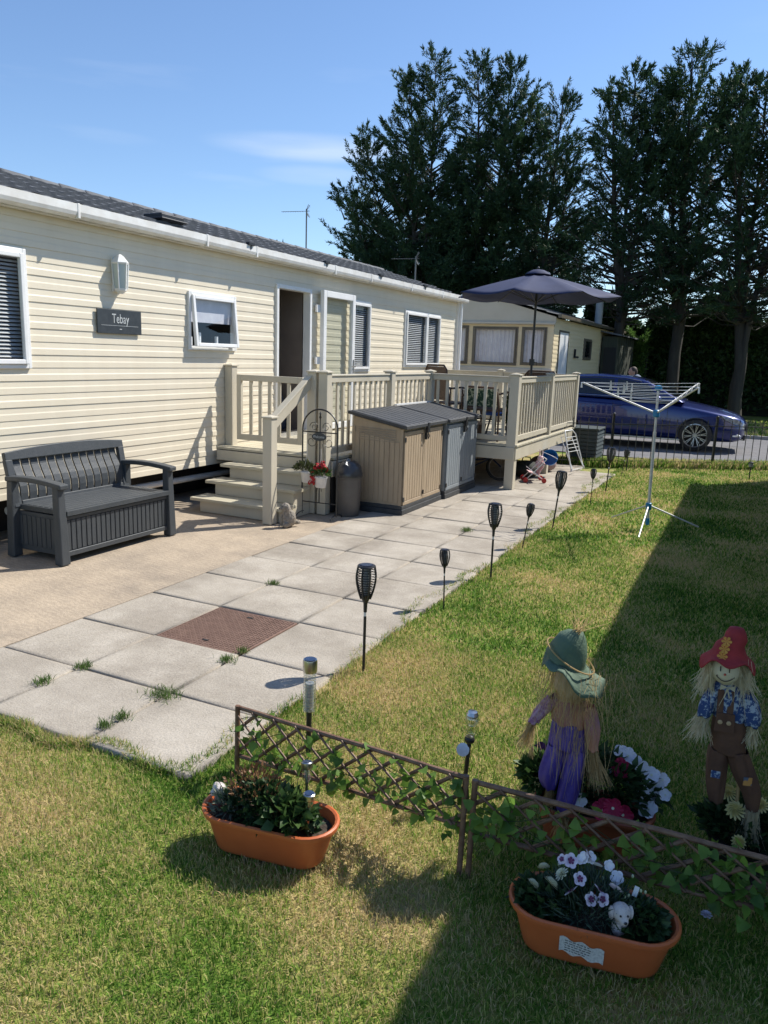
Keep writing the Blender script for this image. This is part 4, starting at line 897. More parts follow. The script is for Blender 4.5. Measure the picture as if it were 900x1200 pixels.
for k in range(ns):
    a = 2*math.pi*k/ns; c_, s_ = math.cos(a), math.sin(a)
    q = MB().tube([(RR*t*c_, RR*t*s_, zt-(zt-zr)*(t**1.12)-.016) for t in (0, .25, .5, .75, 1)], .007, 6); rb = q.build('rib', M['blackmetal'], pr_)
    q = MB().tube([(.03*c_, .03*s_, zt-.42), (RR*.52*c_, RR*.52*s_, zt-(zt-zr)*.48-.02)], .006, 6); q.build('strut', M['blackmetal'], rb)
q = MB().lathe([(.25,0), (.25,.05), (.05,.08), (.03,.3)], (0,0,0), 20); q.build('base', M['blackplastic'], pr_, smooth=30)

brm = pm('rattan_brown', (.10,.055,.035), (.06,.035,.022), 60, .6, .6, 90)
def garden_chair(loc, rz, lab, fab, cat='chair', high=.93, frame=None):
    t = thing('garden_chair', lab, cat, loc, rz=rz, group='chairs on the deck')
    fm = frame or brm; w_ = .25
    q = MB().box(-w_,w_,-.22,.24,.40,.43); q.build('seat', fm, t, bevel=.01)
    q = MB(); q.tube([(-w_,.22,.42), (-w_,.30,high-.06), (-w_+.05,.31,high), (w_-.05,.31,high), (w_,.30,high-.06), (w_,.22,.42)], .016, 8)
    q.build('back_frame', fm, t, smooth=50)
    q = MB().hexa([(-w_+.02,.225,.46), (w_-.02,.225,.46), (w_-.02,.240,.46), (-w_+.02,.240,.46), (-w_+.02,.295,high-.02), (w_-.02,.295,high-.02), (w_-.02,.31,high-.02), (-w_+.02,.31,high-.02)]); q.build('backrest', fab, t)
    for x in (-w_, w_):
        for y in (-.2, .22): MB().tube([(x, y, 0), (x*.98, y, .41)], .014, 8).build('leg', fm, t)
        MB().tube([(x, .24, .64), (x*1.05, .0, .66), (x, -.2, .63), (x, -.2, .41)], .014, 8).build('armrest', fm, t, smooth=50)
    return t
leafp = pm('leaf_print', (.010,.045,.03), (.33,.38,.30), 24, .8, lo=.50, hi=.60, detail=2)
garden_chair((-4.33, 11.3, DZ), R(150), 'brown rattan chair showing its high back above the far left rail', brm, high=.98)
garden_chair((-3.28, 12.75, DZ), R(190), 'dark brown chair behind the parasol pole near the far rail', brm, high=.93)
garden_chair((-3.72, 10.9, DZ), R(200), 'chair with green leaf print cushion left of the blue table', leafp, high=.62)
garden_chair((-3.36, 10.35, DZ), R(170), 'chair with green leaf print cushion just behind the corner post', leafp, high=.72)
tb = thing('garden_table', 'low table with a bright blue top seen through the balusters', 'table', (-3.40, 11.0, DZ))
bluem = pm('blue_cloth', (.03,.10,.36), (.05,.15,.45), 30, .6)
MB().lathe([(.30,.30), (.31,.305), (.31,.33), (.30,.335)], (0,0,0), 28).build('table_top', bluem, tb, smooth=30)
for k in range(4): a = R(45+90*k); MB().tube([(.24*math.cos(a), .24*math.sin(a), 0), (.16*math.cos(a), .16*math.sin(a), .30)], .014, 8).build('leg', M['blackmetal'], tb)
t = thing('storage_basket', 'brown woven basket with cream items on the deck floor behind the balusters', 'basket', (-3.55, 10.25, DZ))
MB().lathe([(.13,0), (.17,.20), (.175,.21), (.16,.21), (.12,.03)], (0,0,0), 20).build('basket', brm, t, smooth=30)
q = MB(); [q.ball((random.uniform(-.08,.08), random.uniform(-.08,.08), .20+random.random()*.04), random.uniform(.04,.06), 10, 6) for _ in range(7)]; q.build('contents', pm('cream_cloth', (.55,.42,.30), (.45,.33,.24), 20, .8), t, smooth=60)
pp = thing('potted_shrub', 'dark green leafy shrub in a pot at the deck corner behind the balusters', 'plant', (-3.08, 10.55, DZ))
MB().lathe([(.08,0), (.11,.17), (.115,.18), (.10,.18)], (0,0,0), 20).build('pot', M['blackplastic'], pp, smooth=30); foliage('foliage', 900, (0,0,.42), (.13,.13,.27), .07, .03, lf_dark, pp, zmin=-.9)

# ------------------------------------------------------------------ things under and beside the deck
wh = thing('bicycle', 'child bicycle lying in the shade under the deck with its wheel rim showing', 'bicycle', (-3.35, 10.6, .02), rz=R(15))
def wheel_(c, r, M_, par):
    q = MB().tube([M_ @ Vector((r*math.cos(a), r*math.sin(a), 0)) + Vector(c) for a in np.linspace(0, 2*math.pi, 28, endpoint=False)], .02, 8, closed=True); w = q.build('tyre', M['rubber'], par, smooth=60)
    q = MB().tube([M_ @ Vector((r*.88*math.cos(a), r*.88*math.sin(a), 0)) + Vector(c) for a in np.linspace(0, 2*math.pi, 28, endpoint=False)], .007, 6, closed=True)
    for k in range(12): a = 2*math.pi*k/12; q.tube([Vector(c), M_ @ Vector((r*.88*math.cos(a), r*.88*math.sin(a), 0)) + Vector(c)], .0015, 4)
    q.build('rim', M['steel'], w, smooth=60)
Mw = Matrix.Rotation(R(62), 3, 'X')
wheel_((.12,-.2,.19), .19, Mw, wh); wheel_((-.55,-.15,.19), .19, Mw, wh)
q = MB(); q.tube([(.12,-.2,.19), (-.02,-.12,.30), (-.35,-.1,.24), (-.55,-.15,.19)], .013, 8); q.tube([(-.02,-.12,.30), (-.25,-.12,.18), (-.55,-.15,.19)], .012, 8); q.tube([(-.02,-.12,.30), (.0,-.1,.36), (.0,.1,.38)], .011, 8); q.build('frame', pm('bike_blue', (.02,.03,.08), None, 5, .3), wh, smooth=50)
sw = thing('doll_pushchair', 'pink and white doll pushchair with red wheels under the deck edge', 'toy', (-2.78, 10.75, 0), rz=R(25))
pink = pm('pink_cloth', (.62,.28,.30), (.70,.60,.58), 30, .7, lo=.45, hi=.55); redp = pm('red_plastic', (.45,.02,.02), None, 5, .4)
q = MB(); q.tube([(-.14,-.12,.04), (-.02,-.12,.16), (.14,-.12,.34)], .007, 6); q.tube([(-.14,.12,.04), (-.02,.12,.16), (.14,.12,.34)], .007, 6); q.tube([(.12,-.12,.04), (-.10,-.12,.20)], .007, 6); q.tube([(.12,.12,.04), (-.10,.12,.20)], .007, 6); q.tube([(.14,-.12,.34), (.14,.12,.34)], .008, 6); q.build('frame', M['white'], sw, smooth=50)
q = MB().hexa([(-.10,-.10,.14), (.04,-.10,.10), (.04,.10,.10), (-.10,.10,.14), (-.10,-.10,.16), (.04,-.10,.12), (.04,.10,.12), (-.10,.10,.16)]); q.hexa([(.03,-.10,.10), (.05,-.10,.10), (.05,.10,.10), (.03,.10,.10), (.11,-.10,.28), (.13,-.10,.28), (.13,.10,.28), (.11,.10,.28)]); q.build('seat', pink, sw, bevel=.006)
for x in (-.14,.12):
    for y in (-.135,.135): q = MB().lathe([(.0,-.012), (.034,-.012), (.036,0), (.034,.012), (0,.012)], (x,y,.036), 14, M=Matrix.Rotation(R(90),3,'X')); q.build('wheel', redp, sw, smooth=40)
rb_ = thing('toy_rabbit', 'white and pink plush rabbit with upright ears slumped on the pushchair', 'toy', (-2.76, 10.98, .14))
blob('body', [((0,0,.07), (.06,.05,.07)), ((0,-.01,.17), (.05,.045,.045)), ((-.05,-.02,.09), (.02,.02,.05)), ((.05,-.02,.09), (.02,.02,.05)), ((-.02,0,.25), (.012,.01,.06)), ((.022,0,.25), (.012,.01,.06))], .008, pm('plush', (.75,.62,.63), (.72,.35,.38), 18, .9, lo=.5, hi=.6), rb_)
bk = thing('blue_bucket', 'bright blue plastic bucket tipped at the deck edge', 'bucket', (-2.72, 11.45, .24), rot=(R(70), R(20), 0))
MB().lathe([(.085,0), (.115,.19), (.12,.195), (.12,.205), (.11,.205), (.08,.01)], (0,0,0), 24).build('pail', pm('blue_plastic', (.01,.16,.48), None, 5, .35), bk, smooth=40)
MB().tube([(.115*math.cos(a), .02+.0*a, .20+.08*math.sin(a)) for a in np.linspace(0, math.pi, 12)], .004, 5).build('handle', M['white'], bk)
for k, (x, y, c_, lab) in enumerate(((-2.95,11.9,(.30,.20,.19),'dusty pink sack slumped under the far part of the deck'), (-3.0,11.1,(.03,.035,.03),'dark holdall under the deck behind the pushchair'))):
    t = thing('cloth_bag', lab, 'bag', (x, y, 0), group='bags pushed under the deck'); q = MB(); q.ball((0,0,.12), (.20,.17,.13), 18, 10); o = q.build('bag', pm('bag_%d' % k, c_, None, 6, .85, .5, 25), t, smooth=80)
    for v in o.data.vertices: v.co += Vector((math.sin(v.co.y*31)*.015, math.sin(v.co.z*37)*.012, 0)); v.co.z = max(.0, v.co.z)
    MB().tube([(-.07,0,.23), (-.05,0,.30), (.05,0,.30), (.07,0,.23)], .01, 6).build('strap', MATS['bag_%d' % k], t, smooth=60)
# folded white clothes horse leaning on the deck
ch = thing('clothes_horse', 'folded white wire clothes horse leaning against the far deck rail', 'clothes horse', (-2.50, 12.35, 0), rz=R(78))
fr_ = MB(); w_ = .23
fr_.tube([(-w_,0,.02), (-w_*.85,.16,.55), (-w_*.6,.20,.62), (w_*.6,.20,.62), (w_*.85,.16,.55), (w_,0,.02)], .010, 8, closed=True); fr_.build('frame', M['white'], ch, smooth=50)
q = MB(); q.tube([(-w_*.9,.0,.05), (-w_*.8,.24,.52), (w_*.8,.24,.52), (w_*.9,0,.05)], .008, 8)
for k in range(5): z = .30+.055*k; q.tube([(-w_*.9, z*.29, z), (w_*.9, z*.29, z)], .0045, 6)
q.build('rungs', M['white'], ch, smooth=50)
for x in (-w_, w_): MB().lathe([(.016,0), (.016,.05)], (x,0,0), 8).build('rubber_foot', M['potwhite'], ch)
# dark slatted planter box at the end of the path
sb = thing('storage_box', 'dark grey slatted storage box at the far end of the path by the railings', 'storage box', (-2.66, 13.62, 0))
gm = pm('box_anthracite', (.05,.065,.065), (.035,.045,.045), 8, .6)
q = MB(); q.box(-.24,.24,-.29,.29,.0,.56)
for k in range(8):
    z = .03+k*.066
    q.add([(-.25,-.30,z), (.25,-.30,z), (.25,.30,z), (-.25,.30,z), (-.262,-.312,z+.006), (.262,-.312,z+.006), (.262,.312,z+.006), (-.262,.312,z+.006), (-.25,-.30,z+.056), (.25,-.30,z+.056), (.25,.30,z+.056), (-.25,.30,z+.056)],
        [(0,1,5,4), (1,2,6,5), (2,3,7,6), (3,0,4,7), (4,5,9,8), (5,6,10,9), (6,7,11,10), (7,4,8,11)])
q.build('body', gm, sb); MB().box(-.275,.275,-.325,.325,.565,.60).build('lid', gm, sb, bevel=.01)

# ------------------------------------------------------------------ blue car
car = thing('parked_car', 'metallic dark blue family car parked side-on on the road behind the railings', 'car', (-2.42, 17.55, 0), rz=R(2.5))
def carpaint():
    ma = bpy.data.materials.new('car_paint_blue'); ma.use_nodes = True; b = ma.node_tree.nodes['Principled BSDF']
    b.inputs['Base Color'].default_value = (.003,.013,.12,1); b.inputs['Metallic'].default_value = .45; b.inputs['Roughness'].default_value = .28; b.inputs['Coat Weight'].default_value = 1; b.inputs['Coat Roughness'].default_value = .03
    return ma
cpm = carpaint(); cgl = pm('car_glass', (.01,.012,.015), None, 3, .04, spec=.9)
# stations along x (front +): x, half width, sill z, belt z (shoulder), hood/deck centre z
ST = [(2.22,.40,.36,.56,.60), (2.17,.62,.24,.62,.68), (2.05,.76,.20,.68,.76), (1.85,.84,.19,.73,.82), (1.5,.89,.19,.80,.90), (1.1,.905,.19,.86,.97), (.8,.91,.19,.90,1.02), (.3,.91,.20,.93,1.00), (-.3,.91,.20,.95,1.0), (-.9,.91,.20,.97,1.02), (-1.4,.905,.21,.99,1.03), (-1.8,.89,.25,1.0,1.05), (-2.05,.84,.33,.98,1.05), (-2.18,.70,.38,.90,.98), (-2.21,.55,.45,.80,.88)]
def section(x, w, s, b, h):
    pts = [(0,s), (w*.80,s), (w*.97,s+.06), (w,s+.22), (w*1.0,(s+b)/2+.05), (w*.985,b-.10), (w*.955,b), (w*.84,b+.03*(h>b)), (w*.5,h-.012), (0,h)]
    return pts
V_ = []; F_ = []; k = None
for (x, w, s, b, h) in ST:
    pts = section(x, w, s, b, h); ring = [(x, -y, z) for y, z in pts] + [(x, y, z) for y, z in pts[-2:0:-1]]
    k = len(ring); V_ += ring
for i in range(len(ST)-1):
    for j in range(k): F_.append((i*k+j, i*k+(j+1) % k, (i+1)*k+(j+1) % k, (i+1)*k+j))
F_ += [tuple(range(k)), tuple((len(ST)-1)*k+j for j in range(k))[::-1]]
bodyo = MB().add(V_, F_).build('body', cpm, car, sub=2, smooth=80)
def bake(o, cutters=()):
    for c in cutters:
        m_ = o.modifiers.new('c', 'BOOLEAN'); m_.object = c; m_.operation = 'DIFFERENCE'; m_.solver = 'EXACT'
    dg = bpy.context.evaluated_depsgraph_get(); dg.update(); me = bpy.data.meshes.new_from_object(o.evaluated_get(dg)); o.modifiers.clear(); o.data = me
    for c in cutters: bpy.data.objects.remove(c)
    return o
cut = []
for wx in (1.28, -1.38):
    for s_ in (-1, 1):
        c = MB().lathe([(.355,-.16), (.355,.2)], (0,0,0), 40); c.xf(Matrix.Translation((wx, s_*.87, .325)) @ Matrix.Rotation(R(90), 4, 'X')); co = c.build('cutter', M['dark'], car); cut.append(co)
bake(bodyo, cut)
# greenhouse
GH = [(1.02,.80,1.00,.99), (.62,.77,1.00,1.20), (.25,.73,1.01,1.385), (-.15,.70,1.02,1.455), (-.7,.69,1.03,1.475), (-1.2,.69,1.04,1.45), (-1.65,.68,1.04,1.37), (-1.95,.68,1.04,1.22), (-2.12,.70,1.0,1.02)]
def gsec(x):
    for a, b_ in zip(GH[:-1], GH[1:]):
        if b_[0] <= x <= a[0]:
            t = (a[0]-x)/(a[0]-b_[0]); return [p+(q-p)*t for p, q in zip(a, b_)]
def gpt(x, v, s_, off=0):
    _, wr, zb_, zt_ = gsec(x); wb = .845; v = max(0, v)
    wtop = wb+(wr-wb)*max(0, min(1, (zt_-zb_)/.45)); zz = zb_-.03+(zt_-.045-zb_+.03)*v
    y = wb+.012+(wtop-.05*((zt_-zb_)>.2)-wb)*v
    return (x, s_*(y+off), zz+off*.4)
V_ = []; F_ = []; xs = []
for a, b_ in zip(GH[:-1], GH[1:]): xs += [a[0]+(b_[0]-a[0])*t for t in (0, .25, .5, .75)]
xs.append(GH[-1][0])
for x in xs:
    zt_ = gsec(x)[3]; P = [gpt(x, v, -1) for v in (0, .33, .66, 1)]; yt = P[-1][1]
    P += [(x, yt*.93, zt_-.022), (x, yt*.6, zt_-.004), (x, 0, zt_)]; P += [(x, -p[1], p[2]) for p in P[-2::-1]]; k = len(P); V_ += P
for i in range(len(xs)-1):
    for j in range(k-1): F_.append((i*k+j, i*k+j+1, (i+1)*k+j+1, (i+1)*k+j))
MB().add(V_, F_).build('roof', cpm, car, smooth=60, fixn=True)
def gpatch(xa, xb, v0, v1, s_, name, mat, slant0=0, slant1=0):
    V_ = []; n_ = 14
    for i in range(n_+1):
        for j in range(5):
            v = v0+(v1-v0)*j/4; a = xa+slant0*(v-v0); b_ = xb+slant1*(v-v0); x = a+(b_-a)*i/n_; V_.append(gpt(x, v, s_, .005))
    F_ = [(i*5+j, i*5+j+1, (i+1)*5+j+1, (i+1)*5+j) for i in range(n_) for j in range(4)]
    return MB().add(V_, F_).build(name, mat, car, smooth=60, fixn=False)
for s_ in (-1, 1):
    gpatch(.66, -.33, .12, .90, s_, 'side_window', cgl, -.50, 0); gpatch(-.40, -1.22, .12, .90, s_, 'side_window', cgl, 0, 0); gpatch(-1.28, -1.72, .2, .86, s_, 'side_window', cgl, 0, .12)
    q = MB(); q.tube([gpt(x, .06, s_, .008) for x in np.linspace(.72, -1.85, 12)], .009, 6); q.tube([gpt(x, .98, s_, .004) for x in np.linspace(.15, -1.6, 12)], .006, 6); q.build('chrome_strip', M['steel'], car, smooth=60)
# windscreen and rear window
def scr(xa, xb, name):
    V_ = []
    for i in range(7):
        x = xa+(xb-xa)*i/6; zt_ = gsec(x)[3]; w_ = abs(gpt(x, 1, 1)[1])*.9
        for j in range(9): y = -w_+2*w_*j/8; V_.append((x, y, zt_+.008-.02*(abs(y)/w_)**3))
    MB().add(V_, [(i*9+j, i*9+j+1, (i+1)*9+j+1, (i+1)*9+j) for i in range(6) for j in range(8)]).build(name, cgl, car, smooth=60, fixn=False)
scr(.92, .20, 'windscreen'); scr(-1.62, -2.05, 'rear_window')
rimm = pm('alloy', (.45,.46,.48), (.38,.39,.40), 20, .3, metal=.9)
for wx in (1.28, -1.38):
    for s_ in (-1, 1):
        Mx = Matrix.Translation((wx, s_*.80, .322)) @ Matrix.Rotation(R(90 if s_ < 0 else -90), 4, 'X')
        q = MB().lathe([(.20,-.10), (.29,-.105), (.318,-.08), (.322,0), (.318,.07), (.29,.095), (.235,.098), (.232,.07)], (0,0,0), 40, caps=False); q.xf(Mx); w_ = q.build('wheel', M['rubber'], car, smooth=40)
        q = MB().lathe([(.232,.06), (.238,.098), (.222,.10), (.215,.06)], (0,0,0), 40, caps=False); q.lathe([(.0,.085), (.035,.085), (.045,.075), (.045,.02)], (0,0,0), 16, caps=False)
        for kk in range(10):
            a = 2*math.pi*kk/10+.15; c_, s2 = math.cos(a), math.sin(a)
            for dd in (-.09, .09): q.bar((.04*c_, .04*s2, .075), (.222*math.cos(a+dd), .222*math.sin(a+dd), .088), .013, .02)
        q.xf(Mx); q.build('rim', rimm, w_, smooth=40)
        q = MB().lathe([(.0,.01), (.225,.01)], (0,0,0), 30, caps=False); q.xf(Mx); q.build('brake_disc', M['dark'], w_)
for s_ in (-1, 1):
    q = MB(); V_ = [(1.72,s_*.862,.735), (2.02,s_*.775,.665), (2.13,s_*.66,.60), (2.10,s_*.69,.545), (1.98,s_*.80,.575), (1.80,s_*.865,.66)]
    q.add([(x+.012, y+s_*.012, z+.012) for x, y, z in V_]+[(x-.05, y-s_*.06, z) for x, y, z in V_], [(0,1,2,3,4,5)]+[(i, (i+1) % 6, 6+(i+1) % 6, 6+i) for i in range(6)]); hl = q.build('headlight', pm('headlight_glass', (.35,.38,.42), (.10,.11,.13), 14, .08, spec=.9), car, bevel=.006)
    q = MB(); q.ball((2.07,s_*.74,.36), (.05,.03,.022), 12, 8); q.bar((1.98,s_*.80,.35), (2.13,s_*.66,.345), .02, .03); q.build('fog_light', M['white'], car, smooth=60)
    q = MB(); q.ball((.52,s_*1.0,1.02), (.07,.10,.065), 14, 8); q.bar((.55,s_*.88,.98), (.54,s_*.95,1.0), .04, .03); q.build('mirror', cpm, car, smooth=60)
    for x in (-.18, -1.12): MB().tube([(x,s_*.915,.85), (x-.03,s_*.935,.855), (x-.16,s_*.935,.86), (x-.18,s_*.915,.86)], .012, 6).build('door_handle', cpm, car, smooth=60)
    q = MB()
    for xx in (.72, -.37, -1.25): q.box(xx-.003, xx+.003, min(s_*.885, s_*.9125), max(s_*.885, s_*.9125), .30, .90)
    q.build('door_seam', M['dark'], car)
    MB().bar((1.0,s_*.875,.215), (-1.05,s_*.875,.225), .05, .035).build('sill_trim', M['steel'], car, bevel=.006)
q = MB(); q.box(2.16,2.235,-.42,.42,.44,.56); q.box(2.14,2.22,-.50,.50,.25,.36); q.build('grille', M['blackplastic'], car, bevel=.01)
q = MB()
for z in (.46,.49,.52,.55): q.bar((2.24,-.40,z), (2.24,.40,z), .006, .008)
q.tube([(2.235,-.43,.43), (2.235,-.45,.57), (2.225,.45,.57), (2.235,.43,.43)], .008, 6); q.bar((2.16,-.62,.27), (2.16,.62,.27), .03, .02); q.build('grille_bars', M['steel'], car)
q = MB(); q.box(2.236,2.246,-.26,.26,.38,.43); q.build('number_plate', M['white'], car)

# person just beyond the car
ps = thing('person', 'person in a grey-blue top leaning forward beyond the blue car', 'person', (-2.72, 20.0, -.03), rz=R(-60))
skin = pm('skin', (.42,.25,.18), (.36,.21,.15), 10, .55); topm = pm('shirt_greyblue', (.16,.20,.27), (.12,.15,.21), 12, .85); trm = pm('trousers_dark', (.03,.033,.04), None, 12, .85)
def limb(q, pts, rr, n=12): q.tube([Vector(p) for p in pts], rr, n); [q.ball(p, r_, 12, 8) for p, r_ in zip(pts, rr)]
q = MB(); q.ball((0,-.20,1.535), (.075,.095,.115), 16, 10); q.ball((0,-.295,1.52), (.013,.018,.02), 8, 6); limb(q, [(0,-.15,1.40), (0,-.18,1.48)], [.055,.055])
limb(q, [(0,0,.92), (0,-.04,1.12), (0,-.10,1.32)], [.135,.13,.145])
for s_ in (-1, 1):
    limb(q, [(s_*.09,0,.90), (s_*.10,-.02,.48), (s_*.10,.02,.09)], [.085,.06,.042]); limb(q, [(s_*.10,.02,.04), (s_*.11,-.12,.035)], [.04,.035])
    limb(q, [(s_*.17,-.10,1.36), (s_*.22,-.10,1.12), (s_*.19,-.28,1.03)], [.055,.042,.032]); q.ball((s_*.18,-.34,1.02), (.035,.05,.022), 10, 6)
    for f_ in range(4): limb(q, [(s_*.18+(f_-1.5)*.016,-.38,1.02), (s_*.18+(f_-1.5)*.018,-.43-.006*(f_ in (1,2)),1.0)], [.009,.007], 8)
    limb(q, [(s_*.155,-.34,1.03), (s_*.13,-.38,1.02)], [.010,.008], 8); q.ball((s_*.077,-.19,1.53), (.012,.02,.028), 8, 6)
bo = q.build('body', skin, ps); voxel(bo, .012)
q = MB(); limb(q, [(0,0,.93), (0,-.04,1.12), (0,-.10,1.33)], [.150,.145,.158])
for s_ in (-1, 1): limb(q, [(s_*.17,-.10,1.37), (s_*.22,-.10,1.14)], [.068,.055])
voxel(q.build('top', topm, ps), .014)
q = MB(); q.ball((0,0,.90), (.155,.13,.10), 16, 8)
for s_ in (-1, 1): limb(q, [(s_*.09,0,.88), (s_*.10,-.02,.48), (s_*.10,.02,.10)], [.10,.075,.06])
voxel(q.build('trousers', trm, ps), .014)
q = MB(); q.ball((0,-.175,1.565), (.084,.095,.10), 16, 10); q.ball((0,-.13,1.53), (.075,.06,.09), 12, 8); q.build('hair', pm('hair_brown', (.05,.03,.02), None, 20, .7), ps, smooth=80)

# ------------------------------------------------------------------ railings
rl = thing('railings', 'low black metal railings between the lawn and the tarmac road', 'fence', (-2.29, 13.27, 0), rz=math.atan2(1.54, 2.39))
q = MB(); q.bar((-.75,0,.70), (5.6,0,.70), .03, .012); q.build('top_rail', BM, rl); q = MB(); q.bar((-.75,0,.08), (5.6,0,.08), .03, .012); q.build('bottom_rail', BM, rl)
i = 0; x = -.7
while x < 5.6:
    pst = (i % 13 == 6); q = MB()
    if pst: q.box(-.018,.018,-.018,.018,-.05,.84); q.ball((0,0,.86), .026, 10, 6)
    else: q.tube([(0,0,.0), (0,0,.76)], .0065, 6); q.lathe([(.0065,.76), (.012,.77), (.0,.82)], (0,0,0), 6, caps=False)
    o = q.build('post' if pst else 'bar', BM, rl); o.location = (x, random.uniform(-.004,.004), random.uniform(-.01,.008)); o.rotation_euler = (random.uniform(-.02,.02), random.uniform(-.015,.015), 0); x += .1415; i += 1

# ------------------------------------------------------------------ clothes airer
ar = thing('rotary_airer', 'three-arm aluminium clothes airer with blue joints on a tripod at the lawn shadow edge', 'clothes airer', (-.92, 8.38, 0), rot=(R(.6), R(-1.0), 0))
alu = pm('aluminium', (.62,.62,.60), (.50,.50,.49), 30, .5, metal=.35); bl_ = pm('joint_blue', (.01,.20,.42), None, 5, .4)
MB().tube([(0,0,.10), (0,0,1.02)], .016, 12).build('pole', alu, ar, smooth=40); MB().tube([(0,0,1.02), (0,0,1.48)], .012, 12).build('inner_pole', alu, ar, smooth=40)
q = MB().lathe([(.026,.20), (.030,.205), (.030,.27), (.024,.275)], (0,0,0), 14); q.lathe([(.020,.02), (.022,.09), (.0,.0)], (0,0,.02), 10); q.build('foot_hub', bl_, ar, smooth=40)
q = MB().lathe([(.022,1.17), (.034,1.18), (.034,1.235), (.022,1.245)], (0,0,0), 14); q.build('arm_hub', bl_, ar, smooth=40)
q = MB().lathe([(.018,1.44), (.036,1.45), (.036,1.485), (.012,1.495)], (0,0,0), 14); q.build('top_hub', bl_, ar, smooth=40)
for (x, y) in ((-.42,.34), (-.01,-.53), (.49,.28)):
    q = MB().tube([(0,0,.25), (x,y,.012)], .0085, 8); f_ = q.build('leg', alu, ar, smooth=40)
tips = []
for a in (184, 304, 64):
    c_, s_ = math.cos(R(a)), math.sin(R(a)); tip = Vector((.75*c_, .75*s_, 1.50)); tips.append((c_, s_))
    q = MB().tube([(0,0,1.21), tip], .0095, 8); am = q.build('arm', alu, ar, smooth=40)
    q = MB().tube([tip+V3(-.01*c_,-.01*s_,0), tip+V3(.018*c_,.018*s_,0), tip+V3(.018*c_,.018*s_,-.05)], .009, 8); q.build('end_cap', M['white'], am, smooth=40)
ln = MB()
for k in range(6):
    r_ = .28+.09*k; z = 1.21+.29*(r_/.75)+.012
    for i in range(3):
        a, b_ = tips[i], tips[(i+1) % 3]; A = V3(a[0]*r_, a[1]*r_, z); B = V3(b_[0]*r_, b_[1]*r_, z); ln.tube([A, (A+B)/2-V3(0,0,.008), B], .0022, 5)
ln.build('lines', M['white'], ar)
for i, (r_, t, e) in enumerate(((.73,.25,0), (.73,.4,0), (.64,.33,0), (.55,.2,0), (.64,.62,2), (.46,.3,0))):
    a, b_ = tips[e], tips[(e+1) % 3]; p = V3(a[0]*r_, a[1]*r_, 0)*(1-t)+V3(b_[0]*r_, b_[1]*r_, 0)*t; z = 1.21+.29*(r_/.75)
    q = MB(); q.bar(p+V3(-.006,0,z-.045), p+V3(.002,0,z+.04), .009, .006); q.bar(p+V3(.008,0,z-.045), p+V3(-.002,0,z+.04), .009, .006)
    tag(q.build('clothes_peg', pm('peg_white', (.7,.7,.68), None, 9, .5), None, wc=False), ['clothes peg on the outer airer line nearest the left arm tip', 'clothes peg on the outer airer line, second from the left arm tip', 'clothes peg on the second airer line from the outside', 'clothes peg on the third airer line near the left arm', 'clothes peg on an airer line near the far arm', 'clothes peg on the fourth airer line from the outside'][i], 'peg', 'pegs on the clothes airer').matrix_world = wmat(ar)

# ------------------------------------------------------------------ solar torches along the path
torchglass = pm('torch_diffuser', (.30,.31,.32), (.22,.23,.24), 20, .5)
solar = pm('solar_cell', (.015,.025,.06), (.03,.045,.09), 50, .15, spec=.8)
def torch(big):
    t = thing('solar_torch', 'x', 'solar light', (0,0,0), group='solar torches along the path edge')
    H = .585 if big else .405; hw = .057 if big else .036; hh = .205 if big else .125; zb_ = H-hh
    prof = lambda t_: hw*(.30+.70*math.sin(min(1, t_*1.28)*math.pi/2))*(1-.16*max(0, t_-.75)/.25)
    q = MB(); nb = 8
    for k in range(nb):
        a = 2*math.pi*k/nb; q.tube([(prof(t_)*math.cos(a), prof(t_)*math.sin(a), zb_+hh*t_) for t_ in np.linspace(.12, 1, 9)], .0055 if big else .004, 5)
    for i in range(11):
        t_ = .25+.68*i/10; r_ = prof(t_); q.tube([(r_*math.cos(a), r_*math.sin(a), zb_+hh*t_) for a in np.linspace(0, 2*math.pi, 16, endpoint=False)], .0026 if big else .0022, 4, closed=True)
    q.lathe([(.013 if big else .009, 0), (prof(.06), hh*.10), (prof(.2), hh*.22)], (0,0,zb_), 16, caps=False)
    cage = q.build('cage', M['blackplastic'], t, smooth=50)
    q = MB().lathe([(.0,.985), (prof(1)*.98,.985), (prof(1)*1.05,1.0), (prof(1)*.98,1.03), (.0,1.035)], (0,0,0), 20, caps=False); q.xf(Matrix.Translation((0,0,zb_)) @ Matrix.Diagonal((1,1,hh,1))); c = q.build('cap', M['blackplastic'], t, smooth=40)
    q = MB().lathe([(.0,0), (prof(1)*.72,0), (prof(1)*.72,.003)], (0,0,zb_+hh*1.036), 16); q.build('solar_panel', solar, c)
    q = MB().lathe([(prof(.2)*.5,.2), (prof(.6)*.45,.6), (prof(.9)*.4,.95)], (0,0,0), 12); q.xf(Matrix.Translation((0,0,zb_)) @ Matrix.Diagonal((1,1,hh,1))); q.build('lamp', torchglass, t, smooth=50)
    rs = .0095 if big else .006
    MB().tube([(0,0,-.05), (0,0,zb_*.80)], rs*.85, 10).build('stake', M['blackplastic'], t, smooth=40)
    MB().lathe([(rs*.88,zb_*.80), (rs*.88,zb_*.86)], (0,0,0), 10).build('joint_ring', M['potwhite'], t)
    MB().tube([(0,0,zb_*.86), (0,0,zb_+.004)], [rs, rs*1.25], 10).build('neck', M['blackplastic'], t, smooth=40)
    return t
tb_ = torch(True); ts_ = torch(False)
